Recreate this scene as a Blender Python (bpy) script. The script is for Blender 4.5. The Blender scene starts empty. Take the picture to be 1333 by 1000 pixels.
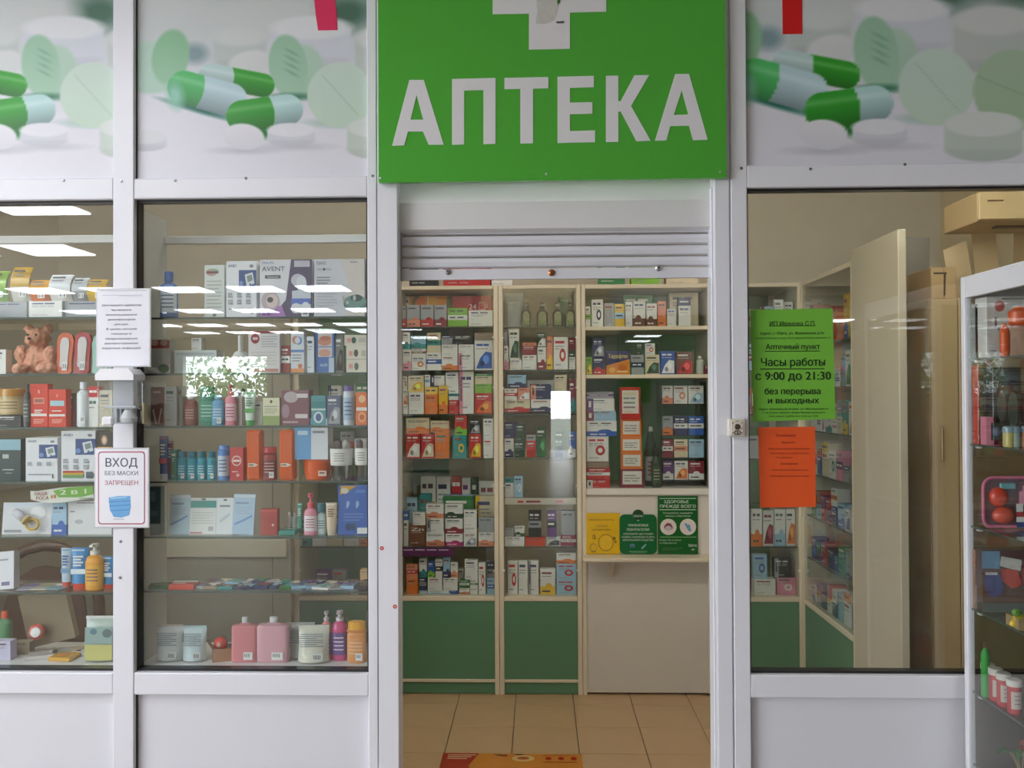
import bpy, math, random
import numpy as np
from mathutils import Vector, Matrix
from mathutils.geometry import tessellate_polygon, delaunay_2d_cdt

SC = bpy.context.scene
COL = SC.collection
# ------------------------------------------------------------------ camera, world, exposure
FPX, CAMH = 1120.0, 1.6
YAW, PITCH, ROLL = math.atan(34.5 / FPX), math.atan(12 / FPX), 0.0047
_a = Vector((-math.sin(YAW) * math.cos(PITCH), math.cos(YAW) * math.cos(PITCH), math.sin(PITCH)))
_r = Vector((math.cos(YAW), math.sin(YAW), 0))
_u = _r.cross(_a)
_r, _u = _r * math.cos(ROLL) - _u * math.sin(ROLL), _u * math.cos(ROLL) + _r * math.sin(ROLL)
cd = bpy.data.cameras.new('camera')
cam = bpy.data.objects.new('camera', cd)
COL.objects.link(cam)
cd.sensor_fit, cd.sensor_width, cd.lens = 'HORIZONTAL', 36.0, FPX * 36 / 1333
cd.clip_start = 0.05
m3 = Matrix((_r, _u, -_a)).transposed()
cam.matrix_world = Matrix.Translation((0, 0, CAMH)) @ m3.to_4x4()
SC.camera = cam
SC.view_settings.view_transform = 'Standard'
SC.view_settings.look = 'None'
SC.view_settings.gamma = 1.0
SC.view_settings.use_curve_mapping = False
SC.view_settings.exposure = 0.0
W = bpy.data.worlds.new('sky')
SC.world = W
W.use_nodes = True
W.node_tree.nodes['Background'].inputs[0].default_value = (0.86, 0.92, 1.0, 1)
W.node_tree.nodes['Background'].inputs[1].default_value = 14.0
PANEL_W = 12.0       # hall ceiling light panels, with the rows added near the shop
SHOP_W = 15.5        # added lamps hung out of sight in the shop


def ray(px, py):
    return _a * FPX + _r * (px - 666.5) - _u * (py - 500)


def P(px, py, Y):
    d = ray(px, py)
    t = Y / d.y
    return Vector((d.x * t, Y, CAMH + d.z * t))


def PX(px, py, X):
    d = ray(px, py)
    t = X / d.x
    return Vector((X, d.y * t, CAMH + d.z * t))


def G(px, py):
    d = ray(px, py)
    t = -CAMH / d.z
    return Vector((d.x * t, d.y * t, 0))


def Z(px, py, Y):
    return P(px, py, Y).z


def rect(x0, y0, x1, y1, Y):
    "pixel rectangle on the plane Y -> X0, X1, Z0 (low), Z1 (high)"
    cx, cy = (x0 + x1) / 2, (y0 + y1) / 2
    return P(x0, cy, Y).x, P(x1, cy, Y).x, P(cx, y1, Y).z, P(cx, y0, Y).z


F = 2.5                    # front of the shop front
GL = 2.535                 # its glass
DC = G(700, 905).y         # fronts of the cabinets in the shop
CEIL_HALL, CEIL_SHOP = 2.95, 3.05

# ------------------------------------------------------------------ colours and materials
PAL = dict(W=(238, 236, 232), C=(228, 214, 182), O=(233, 125, 42), R=(203, 42, 40), B=(42, 96, 185), N=(36, 48, 98),
           G=(48, 135, 72), L=(132, 190, 55), Y=(242, 196, 52), P=(232, 142, 172), V=(112, 62, 135), T=(42, 152, 152),
           K=(40, 40, 43), S=(165, 168, 173), U=(165, 203, 228), E=(122, 72, 46), M=(142, 36, 56), A=(232, 145, 112),
           F=(32, 74, 48), J=(228, 72, 30), Q=(192, 42, 122), H=(152, 132, 112))
CN = dict(W='white', C='cream', O='orange', R='red', B='blue', N='navy', G='green', L='lime', Y='yellow', P='pink', V='violet',
          T='teal', K='black', S='grey', U='pale blue', E='brown', M='maroon', A='salmon', F='dark green', J='orange-red',
          Q='magenta', H='taupe')


def lin(c):
    if isinstance(c, str):
        c = PAL[c]
    if len(c) == 4:
        return c
    return tuple((x / 255 / 12.92) if x <= 10 else ((x / 255 + 0.055) / 1.055) ** 2.4 for x in c) + (1.0,)


MATS = {}


def mk(name, rough=0.5, metal=0.0, spec=0.5, noise=0.05, nscale=30, bump=0.0, coat=0.0):
    m = bpy.data.materials.new(name)
    m.use_nodes = True
    t = m.node_tree
    b = t.nodes['Principled BSDF']
    at = t.nodes.new('ShaderNodeAttribute')
    at.attribute_name = 'Col'
    tc = t.nodes.new('ShaderNodeTexCoord')
    nz = t.nodes.new('ShaderNodeTexNoise')
    nz.inputs['Scale'].default_value = nscale
    nz.inputs['Detail'].default_value = 3
    t.links.new(tc.outputs['Object'], nz.inputs['Vector'])
    mr = t.nodes.new('ShaderNodeMapRange')
    mr.inputs['To Min'].default_value = 1 - noise
    mr.inputs['To Max'].default_value = 1 + noise * 0.4
    t.links.new(nz.outputs['Fac'], mr.inputs['Value'])
    mx = t.nodes.new('ShaderNodeMix')
    mx.data_type = 'RGBA'
    mx.blend_type = 'MULTIPLY'
    mx.inputs['Factor'].default_value = 1
    t.links.new(at.outputs['Color'], mx.inputs['A'])
    t.links.new(mr.outputs['Result'], mx.inputs['B'])
    t.links.new(mx.outputs['Result'], b.inputs['Base Color'])
    b.inputs['Roughness'].default_value = rough
    b.inputs['Metallic'].default_value = metal
    b.inputs['Specular IOR Level'].default_value = spec
    b.inputs['Coat Weight'].default_value = coat
    if bump:
        bp = t.nodes.new('ShaderNodeBump')
        bp.inputs['Strength'].default_value = bump
        bp.inputs['Distance'].default_value = 0.004
        t.links.new(nz.outputs['Fac'], bp.inputs['Height'])
        t.links.new(bp.outputs['Normal'], b.inputs['Normal'])
    MATS[name] = m
    return m


mk('card', 0.5, noise=0.06)
mk('plastic', 0.28, noise=0.04)
mk('paint', 0.38, noise=0.03, nscale=6)
mk('matte', 0.85, noise=0.08, nscale=8)
mk('metal', 0.3, metal=1.0)
mk('satin', 0.42, noise=0.02)
mk('gloss', 0.16, noise=0.02, spec=0.5)
mk('foil', 0.22, noise=0.10, nscale=60, bump=0.5)
mk('plush', 0.95, noise=0.35, nscale=90, bump=0.9, spec=0.1)
mk('tile', 0.3, noise=0.14, nscale=5)
mk('leaf', 0.6, noise=0.4, nscale=2)


def glassmat(name, base, grad, gloss_rough=0.0, colored=False):
    m = bpy.data.materials.new(name)
    m.use_nodes = True
    t = m.node_tree
    for n in list(t.nodes):
        if n.type != 'OUTPUT_MATERIAL':
            t.nodes.remove(n)
    out = [n for n in t.nodes if n.type == 'OUTPUT_MATERIAL'][0]
    tr = t.nodes.new('ShaderNodeBsdfTransparent')
    gl = t.nodes.new('ShaderNodeBsdfGlossy')
    gl.inputs['Roughness'].default_value = gloss_rough
    gl.inputs['Color'].default_value = (1, 1, 1, 1)
    if colored:
        at = t.nodes.new('ShaderNodeAttribute')
        at.attribute_name = 'Col'
        t.links.new(at.outputs['Color'], tr.inputs['Color'])
    else:
        tr.inputs['Color'].default_value = (0.955, 0.975, 0.965, 1)
    lw = t.nodes.new('ShaderNodeLayerWeight')
    lw.inputs['Blend'].default_value = 0.5
    pw = t.nodes.new('ShaderNodeMath')
    pw.operation = 'POWER'
    pw.inputs[1].default_value = 5
    t.links.new(lw.outputs['Facing'], pw.inputs[0])
    ma = t.nodes.new('ShaderNodeMath')
    ma.operation = 'MULTIPLY_ADD'
    ma.inputs[1].default_value = grad
    ma.inputs[2].default_value = base
    t.links.new(pw.outputs[0], ma.inputs[0])
    mx = t.nodes.new('ShaderNodeMixShader')
    t.links.new(ma.outputs[0], mx.inputs[0])
    t.links.new(tr.outputs[0], mx.inputs[1])
    t.links.new(gl.outputs[0], mx.inputs[2])
    t.links.new(mx.outputs[0], out.inputs[0])
    MATS[name] = m


glassmat('glass', 0.05, 0.9)
glassmat('clear', 0.06, 0.8, 0.08, colored=True)


def emitmat(name, col, s):
    m = bpy.data.materials.new(name)
    m.use_nodes = True
    t = m.node_tree
    e = t.nodes.new('ShaderNodeEmission')
    e.inputs[0].default_value = col + (1,)
    e.inputs[1].default_value = s
    t.links.new(e.outputs[0], [n for n in t.nodes if n.type == 'OUTPUT_MATERIAL'][0].inputs[0])
    MATS[name] = m


emitmat('lamp_hall', (0.94, 0.96, 1.03), PANEL_W)
emitmat('added_light_shop', (1.0, 0.93, 0.80), SHOP_W)


# ------------------------------------------------------------------ text outlines (built-in font)
_TX = {}


def outlines(s, bold=0.0):
    k = (s, bold)
    if k not in _TX:
        c = bpy.data.curves.new('t', 'FONT')
        c.body = s
        c.resolution_u = 3
        c.fill_mode = 'NONE'
        o = bpy.data.objects.new('t', c)
        COL.objects.link(o)
        dg = bpy.context.evaluated_depsgraph_get()
        me = o.evaluated_get(dg).to_mesh()
        v0 = [Vector(x.co[:2]) for x in me.vertices]
        ed = [tuple(e.vertices) for e in me.edges]
        v, fs = np.zeros((0, 2)), []
        if v0:
            # triangulate the outlines, then keep what they wind round (strokes overlap)
            vo, _e, fo = delaunay_2d_cdt(v0, ed, [], 0, 1e-5)[:3]
            v = np.array([tuple(q) for q in vo])
            tri = np.array([tuple(q) for q in fo])
            cen = v[tri].mean(1)
            A, B = np.array([tuple(v0[i]) for i, _ in ed]), np.array([tuple(v0[j]) for _, j in ed])
            yc = cen[:, 1][:, None]
            up = (A[None, :, 1] > yc) != (B[None, :, 1] > yc)
            with np.errstate(divide='ignore', invalid='ignore'):
                xc = A[None, :, 0] + (yc - A[None, :, 1]) / (B[None, :, 1] - A[None, :, 1]) * (B[None, :, 0] - A[None, :, 0])
            ins = (up & (xc > cen[:, 0][:, None])) @ np.where(B[:, 1] > A[:, 1], 1, -1) != 0
            fs = [tuple(int(k) for k in t) for t in tri[ins]]
            v[:, 0] -= (v[:, 0].min() + v[:, 0].max()) / 2
        bpy.data.objects.remove(o)
        bpy.data.curves.remove(c)
        _TX[k] = (v, fs)
    return _TX[k]


# ------------------------------------------------------------------ mesh builder
class MB:
    def __init__(s, M=None):
        s.v, s.f, s.c, s.m, s.sm = [], [], [], [], []
        s.M = M

    def add(s, pts, faces, col, mat='card', smooth=False):
        if s.M is not None:
            pts = [s.M @ Vector(p) for p in pts]
        o = len(s.v)
        s.v.extend([tuple(p) for p in pts])
        single = isinstance(col, str) or not isinstance(col, list)
        lc = lin(col) if single else None
        for i, f in enumerate(faces):
            s.f.append(tuple(o + j for j in f))
            s.c.append(lc if single else lin(col[i]))
            s.m.append(mat)
            s.sm.append(smooth)
        return s

    def box(s, x0, x1, y0, y1, z0, z1, col, mat='card'):
        p = [(x0, y0, z0), (x1, y0, z0), (x1, y1, z0), (x0, y1, z0), (x0, y0, z1), (x1, y0, z1), (x1, y1, z1), (x0, y1, z1)]
        return s.add(p, [(0, 1, 5, 4), (1, 2, 6, 5), (2, 3, 7, 6), (3, 0, 4, 7), (4, 5, 6, 7), (3, 2, 1, 0)], col, mat)

    def bbox(s, x0, x1, y0, y1, z0, z1, col, mat='card', b=0.003):
        "box with its front and side edges chamfered in plan and at top and bottom"
        b = min(b, (x1 - x0) * .4, (y1 - y0) * .4, (z1 - z0) * .4)
        ring = lambda i: [(x0 + i, y0 + b + 0, 0), (x0 + b + 0, y0 + i, 0), (x1 - b, y0 + i, 0), (x1 - i, y0 + b, 0), (x1 - i, y1 - b, 0), (x1 - b, y1 - i, 0), (x0 + b, y1 - i, 0), (x0 + i, y1 - b, 0)]
        rs = [[(x, y, z0) for x, y, _ in ring(b * .8)], [(x, y, z0 + b) for x, y, _ in ring(0)], [(x, y, z1 - b) for x, y, _ in ring(0)], [(x, y, z1) for x, y, _ in ring(b * .8)]]
        p = [q for r in rs for q in r]
        f = [tuple(range(7, -1, -1)), tuple(range(24, 32))]
        for k in range(3):
            for i in range(8):
                j = (i + 1) % 8
                f.append((k * 8 + i, k * 8 + j, k * 8 + 8 + j, k * 8 + 8 + i))
        return s.add(p, f, col, mat)

    def quad(s, x0, x1, z0, z1, y, col, mat='card'):
        return s.add([(x0, y, z0), (x1, y, z0), (x1, y, z1), (x0, y, z1)], [(0, 1, 2, 3)], col, mat)

    def ell(s, cx, cz, rx, rz, y, col, mat='card', n=18):
        return s.add([(cx + rx * math.cos(2 * math.pi * i / n), y, cz + rz * math.sin(2 * math.pi * i / n)) for i in range(n)], [tuple(range(n))], col, mat)

    def poly(s, pts, y, col, mat='card', th=0.0, holes=()):
        "polygon in XZ facing -Y, front at y, extruded back by th"
        loops = [[Vector((x, z, 0)) for x, z in pts]] + [[Vector((x, z, 0)) for x, z in h] for h in holes]
        tri = tessellate_polygon(loops)
        flat = [(q.x, y, q.y) for l in loops for q in l]
        s.add(flat, [tuple(t) for t in tri], col, mat)
        if th:
            for l in loops:
                n = len(l)
                p = [(q.x, y, q.y) for q in l] + [(q.x, y + th, q.y) for q in l]
                s.add(p, [(i, (i + 1) % n, n + (i + 1) % n, n + i) for i in range(n)], col, mat)
            s.add([(x, y + th, z) for x, _, z in flat], [tuple(t) for t in tri], col, mat)
        return s

    def text(s, t, cx, cz, cap, y, col, bold=0.0, width=None, mat='card', align='c', rot=0.0):
        "cap = height of a capital letter; cz = baseline"
        v, f = outlines(t)
        if not len(v):
            return s
        n0 = len(v)
        if bold:
            v = np.concatenate([v + np.array([dx, dy_]) * bold * 0.75 for dx, dy_ in ((-1, -.3), (1, -.3), (0, .4))])
            f = [tuple(i + n0 * k for i in q) for k in range(3) for q in f]
        k = cap / 0.73
        kx = k
        w = (v[:, 0].max() - v[:, 0].min())
        if width:
            kx = width / w
        off = 0 if align == 'c' else w * kx / 2
        ca, sa = math.cos(rot), math.sin(rot)
        pts = []
        for i, (a, b) in enumerate(v):
            a, b = a * kx + off, b * k
            pts.append((cx + a * ca - b * sa, y - .00003 * (i // n0), cz + a * sa + b * ca))
        return s.add(pts, f, col, mat)

    def lathe(s, prof, cx=0, cy=0, z0=0, col='W', mat='plastic', n=14, sx=1.0, sy=1.0, pw=1.0, caps=True):
        "prof: [(r, z)]; sx, sy squash the round; pw < 1 squares it off"
        def ringp(r, z):
            o = []
            for i in range(n):
                t = 2 * math.pi * (i + .5) / n
                c, d = math.cos(t), math.sin(t)
                o.append((cx + sx * r * math.copysign(abs(c) ** pw, c), cy + sy * r * math.copysign(abs(d) ** pw, d), z0 + z))
            return o
        for k in range(len(prof) - 1):
            a, b = ringp(*prof[k]), ringp(*prof[k + 1])
            s.add(a + b, [(i, (i + 1) % n, n + (i + 1) % n, n + i) for i in range(n)], col, mat, smooth=True)
        if caps:
            if prof[0][0] > 1e-6:
                s.add(ringp(*prof[0]), [tuple(range(n - 1, -1, -1))], col, mat)
            if prof[-1][0] > 1e-6:
                s.add(ringp(*prof[-1]), [tuple(range(n))], col, mat)
        return s

    def ball(s, cx, cy, cz, rx, ry, rz, col, mat='plastic', nu=14, nv=8):
        p = [(cx, cy, cz - rz)]
        for j in range(1, nv):
            t = -math.pi / 2 + math.pi * j / nv
            for i in range(nu):
                u = 2 * math.pi * i / nu
                p.append((cx + rx * math.cos(t) * math.cos(u), cy + ry * math.cos(t) * math.sin(u), cz + rz * math.sin(t)))
        p.append((cx, cy, cz + rz))
        f = [(0, 1 + (i + 1) % nu, 1 + i) for i in range(nu)]
        for j in range(nv - 2):
            for i in range(nu):
                a, b = 1 + j * nu + i, 1 + j * nu + (i + 1) % nu
                f.append((a, b, b + nu, a + nu))
        e = 1 + (nv - 2) * nu
        f += [(e + i, e + (i + 1) % nu, len(p) - 1) for i in range(nu)]
        return s.add(p, f, col, mat, smooth=True)

    def tube(s, pts, r, col, mat='plastic', n=8, closed=False):
        pts = [Vector(p) for p in pts]
        P_ = []
        m = len(pts)
        for k in range(m):
            d = (pts[(k + 1) % m] - pts[k - 1]) if closed else (pts[min(k + 1, m - 1)] - pts[max(k - 1, 0)])
            d.normalize()
            a = d.cross(Vector((0, 1, 0)))
            if a.length < 0.1:
                a = d.cross(Vector((1, 0, 0)))
            a.normalize()
            b = d.cross(a)
            for i in range(n):
                t = 2 * math.pi * i / n
                P_.append(pts[k] + a * (r * math.cos(t)) + b * (r * math.sin(t)))
        f = []
        for k in range(m if closed else m - 1):
            q = (k + 1) % m
            for i in range(n):
                j = (i + 1) % n
                f.append((k * n + i, k * n + j, q * n + j, q * n + i))
        if not closed:
            f += [tuple(range(n - 1, -1, -1)), tuple(range((m - 1) * n, m * n))]
        return s.add(P_, f, col, mat, smooth=True)

    def pillow(s, w, h, d, col, mat='foil', flat_top=0.12, nx=8, nz=9, wob=0.0, rng=None):
        "stand-up bag: bulging front and back, pinched at the top"
        fr, bk = [], []
        for j in range(nz + 1):
            v = j / nz
            for i in range(nx + 1):
                u = i / nx * 2 - 1
                ed = (1 - u * u) ** 0.55
                prof = max(0.0, 1 - v / (1 - flat_top)) ** 0.55 if v < 1 - flat_top else 0
                y = d / 2 * ed * (prof * 0.95) + 0.001
                jx = (rng.uniform(-1, 1) * wob if rng and 0 < j < nz else 0)
                jy = (rng.uniform(-1, 1) * wob if rng else 0)
                ww = w / 2 * (1 - 0.05 * math.sin(v * math.pi))
                fr.append((u * ww + jx * .5, -y + jy, v * h))
                bk.append((u * ww + jx * .5, y + jy, v * h))
        n = nx + 1
        q = [(j * n + i, j * n + i + 1, j * n + n + i + 1, j * n + n + i) for j in range(nz) for i in range(nx)]
        s.add(fr, q, col, mat, smooth=True)
        s.add(bk, [f[::-1] for f in q], col, mat, smooth=True)
        return s

    def prims(s, L, w, h, y, x0=None, mat='card'):
        "flat print in fractions of a w x h face (v counts down from the top); each layer a hair in front of the last"
        x0 = -w / 2 if x0 is None else x0
        for i, q in enumerate(L):
            yy = y - 0.0004 - 0.00012 * i
            if q[0] == 'r':
                _, u0, v0, u1, v1, c = q
                s.quad(x0 + u0 * w, x0 + u1 * w, h * (1 - v1), h * (1 - v0), yy, c, mat)
            elif q[0] == 'e':
                _, cu, cv, ru, rv, c = q
                s.ell(x0 + cu * w, h * (1 - cv), ru * w, rv * h, yy, c, mat)
            elif q[0] == 'p':
                s.poly([(x0 + u * w, h * (1 - v)) for u, v in q[1]], yy, q[2], mat)
            elif q[0] == 't':
                _, t, cu, cv, hh, wd, c = q[:7]
                s.text(t, x0 + cu * w, h * (1 - cv), hh * h, yy, c, q[7] if len(q) > 7 else 0.0, wd * w if wd else None, mat)
        return s

    def build(s, name, parent=None, loc=None):
        me = bpy.data.meshes.new(name)
        me.from_pydata(s.v, [], s.f)
        keys = list(dict.fromkeys(s.m))
        for k in keys:
            me.materials.append(MATS[k])
        ix = {k: i for i, k in enumerate(keys)}
        me.polygons.foreach_set('material_index', [ix[k] for k in s.m])
        me.polygons.foreach_set('use_smooth', s.sm)
        at = me.color_attributes.new('Col', 'FLOAT_COLOR', 'CORNER')
        tot = np.repeat(np.array(s.c, dtype=np.float32).reshape(-1, 4), [len(f) for f in s.f], axis=0)
        at.data.foreach_set('color', tot.ravel())
        me.update()
        o = bpy.data.objects.new(name, me)
        COL.objects.link(o)
        if parent is not None:
            o.parent = parent
        if loc is not None:
            o.location = loc
        return o


def tag(o, label, cat, group=None):
    o['label'], o['category'] = label, cat
    if group:
        o['group'] = group
    return o


def thing(name, label, cat, loc=(0, 0, 0), rz=0.0, group=None):
    o = bpy.data.objects.new(name, None)
    o.empty_display_size = 0.02
    COL.objects.link(o)
    o.location = loc
    o.rotation_euler = (0, 0, rz)
    return tag(o, label, cat, group)


def struct(name, mb=None):
    if mb is None:
        o = bpy.data.objects.new(name, None)
        COL.objects.link(o)
    else:
        o = mb.build(name)
    o['kind'] = 'structure'
    return o


ORD = 'first second third fourth fifth sixth seventh eighth ninth tenth eleventh twelfth thirteenth fourteenth fifteenth sixteenth'.split()

# ================================================================== the hall in front of the shop
HX0, HX1, HY0 = -9.0, 7.0, -15.0
WALLC, HALLC = (232, 214, 178), (216, 212, 202)
struct('floor_hall', MB().box(HX0, HX1, HY0, F + .02, -.05, 0, (140, 126, 110), 'tile'))
ceil_h = struct('ceiling_hall', MB().box(HX0, HX1, HY0, F + .02, CEIL_HALL, CEIL_HALL + .05, (236, 234, 230), 'matte'))
for y in (1.2, 0.2, -0.9, -2.75, -5.8, -8.6, -11.4, -13.4):  # the two rows nearest the shop are added to brighten its left side
    for x in (-7.3, -6.4, -5.45, -4.53, -3.6, -2.73, -1.8, 2.6, 5.6):
        if x == -1.8 and y < 0:
            continue
        if (y > -11 and x > 0) or (y > -4 and x not in {1.2: (-2.73, -1.8), .2: (-2.73, -1.8), -.9: (-3.6, -4.53, -5.45), -2.75: (-4.53, -5.45, -6.4, -7.3)}[y]):
            continue
        b = MB().box(-.29, .29, -.29, .29, -.012, 0, 'W', 'lamp_hall')
        b.build('light_panel', ceil_h, (x, y, CEIL_HALL - .001))
# back wall of the hall: a window high on one side and a glazed entrance
bw = MB()
wx0, wx1, wz0, wz1 = -8.4, -6.4, 1.55, 2.5
ex0, ex1, ez1 = 0.34, 0.90, 1.65
for x0, x1, z0, z1 in ((HX0, wx0, 0, CEIL_HALL), (wx0, wx1, 0, wz0), (wx0, wx1, wz1, CEIL_HALL), (wx1, ex0, 0, CEIL_HALL), (ex0, ex1, ez1, CEIL_HALL), (ex1, HX1, 0, CEIL_HALL)):
    bw.box(x0, x1, HY0 - .2, HY0, z0, z1, HALLC, 'matte')
struct('wall_back_hall', bw)
# side wall with a long window band: the daylight of the hall
lw = MB()
for y0, y1, z0, z1 in ((HY0, -8, 0, CEIL_HALL), (-8, -.6, 0, .7), (-8, -.6, 2.65, CEIL_HALL), (-.6, F, 0, CEIL_HALL), (-5.65, -5.45, .7, 2.65), (-3.15, -2.95, .7, 2.65)):
    lw.box(HX0 - .2, HX0, y0, y1, z0, z1, HALLC, 'matte')
struct('wall_left_hall', lw)
struct('wall_right_hall', MB().box(HX1, HX1 + .1, HY0, F, 0, CEIL_HALL, (128, 108, 90), 'matte'))
for nm, (cx, cy, cz, w, h, rx, rz) in {'window_light': (HX0 - .1, -4.3, 1.67, 7.4, 1.95, 0, 0)}.items():
    ld = bpy.data.lights.new(nm, 'AREA')
    ld.shape = 'RECTANGLE'
    ld.size, ld.size_y = 1.95, 7.4
    ld.cycles.is_portal = True
    lo = bpy.data.objects.new(nm, ld)
    COL.objects.link(lo)
    lo.location = (cx, cy, cz)
    lo.rotation_euler = (0, -math.pi / 2, 0)
# bushes outside that window, seen only as a reflection in the panes
rng = random.Random(5)
lf = MB()
for i in range(3600):
    c = Vector((rng.uniform(wx0 - 1.2, wx1 + 1.2), HY0 - rng.uniform(.9, 2.2), rng.uniform(.4, 2.5 + .6 * math.sin(i))))
    a, b_ = Vector((rng.gauss(0, 1), rng.gauss(0, 1), rng.gauss(0, 1))).normalized() * .09, Vector((rng.gauss(0, 1), rng.gauss(0, 1), rng.gauss(0, 1))).normalized() * .05
    lf.add([c - a, c + b_, c + a, c - b_], [(0, 1, 2, 3)], rng.choice([(150, 180, 120), (110, 150, 80), (205, 222, 180)]), 'leaf')
o = lf.build('bush_foliage')
o['kind'] = 'stuff'
o['label'], o['category'] = 'green leafy bushes growing outside the hall window', 'bush'
struct('ground', MB().box(-30, 30, -45, HY0 - .2, -.1, -.02, (120, 125, 110), 'matte'))

# ================================================================== shop front
FW = (232, 232, 238)       # white powder-coated aluminium
GK = (30, 32, 34)          # black gasket
XL, XR = -2.45, 2.32
ztop = CEIL_HALL


def post(name, px0, px1, y0=F, y1=F + .06, xa=None, xb=None):
    x0 = P(px0, 512, F).x if xa is None else xa
    x1 = P(px1, 512, F).x if xb is None else xb
    return struct(name, MB().bbox(x0, x1, y0, y1, 0, ztop, FW, 'paint', .002)), x0, x1


pA, xA0, xA1 = post('trim_1', 147, 174)
pB, xB0, xB1 = post('trim_2', 478.7, 491)
jB, xJ0, xJ1 = post('trim_3', 491.3, 518, F + .002, F + .075)
jC, xK0, xK1 = post('trim_4', 932, 951.5, F + .002, F + .075)
pC, xC0, xC1 = post('trim_5', 953.5, 974.5)
struct('trim_6', MB().box(xK1, xC0, F + .012, F + .05, 0, ztop, FW, 'paint'))
# thin raised bead on the right jamb and its return
struct('trim_7', MB().bbox(P(929.5, 512, F).x, xK0 - .0005, F + .03, F + .09, 0, 2.2, FW, 'paint', .002))


def screw(par, px, py, Y=F, r=.0045, col=(150, 150, 155)):
    q = P(px, py, Y)
    b = MB(Matrix.Translation((q.x, Y, q.z)) @ Matrix.Rotation(math.pi / 2, 4, 'X'))
    b.lathe([(r, 0), (r * .8, .0025), (0.0, .003)], col=col, mat='metal', n=10)
    b.M = Matrix.Translation((q.x, Y - .003, q.z))
    b.quad(-r * .7, r * .7, -r * .12, r * .12, -.0003, (60, 60, 60))
    return b.build('screw', par)


for px, py, o in ((158, 236, pA), (156, 752, pA), (157, 705, pA), (485, 229, pB), (965, 219, pC)):
    screw(o, px, py)

wallf = struct('wall_front')


def bay(n, x0, x1, pc, ttop, tbot, btop, bbot, screws):
    w = struct('window_%d' % n)
    zt1, zt0 = Z(pc, ttop, F), Z(pc, tbot, F)
    zb1, zb0 = Z(pc, btop, F), Z(pc, bbot, F)
    MB().bbox(x0, x1, F + .001, F + .06, zt0, zt1, FW, 'paint', .003).build('transom_rail', w)
    MB().bbox(x0, x1, F + .001, F + .06, zb0, zb1, FW, 'paint', .003).build('bottom_rail', w)
    MB().bbox(x0, x1, F + .001, F + .06, ztop - .08, ztop, FW, 'paint', .003).build('top_rail', w)
    g = MB()
    t = .007
    for a in ((x0, x1, zt0 - t, zt0), (x0, x1, zb1, zb1 + t), (x0, x0 + t, zb1, zt0), (x1 - t, x1, zb1, zt0)):
        g.box(a[0], a[1], F + .02, F + .05, a[2], a[3], GK, 'plastic')
    g.build('gasket', w)
    MB().box(x0 + .002, x1 - .002, GL, GL + .005, zb1 + .001, zt0 - .001, 'W', 'glass').build('glass_pane', w)
    for px, py in screws:
        screw(w, px, py, F + .001)
    MB().box(x0, x1, F + .022, F + .04, 0, zb0, (226, 226, 232), 'paint').build('panel', wallf)
    # slim dark joint round the lower panel
    j = MB()
    j.box(x0, x0 + .003, F + .015, F + .03, 0, zb0, GK, 'plastic')
    j.build('panel_joint', wallf)
    return zb1, zt0, zt1


B1 = bay(1, XL, xA0, 75, 232, 260, 876, 904, ((83, 235),))
B2 = bay(2, xA1, xB0, 330, 230.5, 257, 877, 906, ((228, 235), (320, 232)))
B3 = bay(3, xC1, XR, 1150, 213, 242, 880, 910, ((1055, 220), (1178, 214)))
# end posts and the wall that goes on beside the shop front
struct('trim_8', MB().box(XL - .08, XL, F, F + .06, 0, ztop, FW, 'paint'))
struct('trim_9', MB().box(XR, XR + .08, F, F + .06, 0, ztop, FW, 'paint'))
struct('wall_front_hall', MB().box(HX0, XL - .08, F, F + .1, 0, ztop, HALLC, 'matte').box(XR + .08, HX1, F, F + .1, 0, ztop, HALLC, 'matte'))


# ------------------------------------------------------------------ printed pill panels above the windows
def lerp(a, b, t):
    return a + (b - a) * t[..., None]


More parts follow.
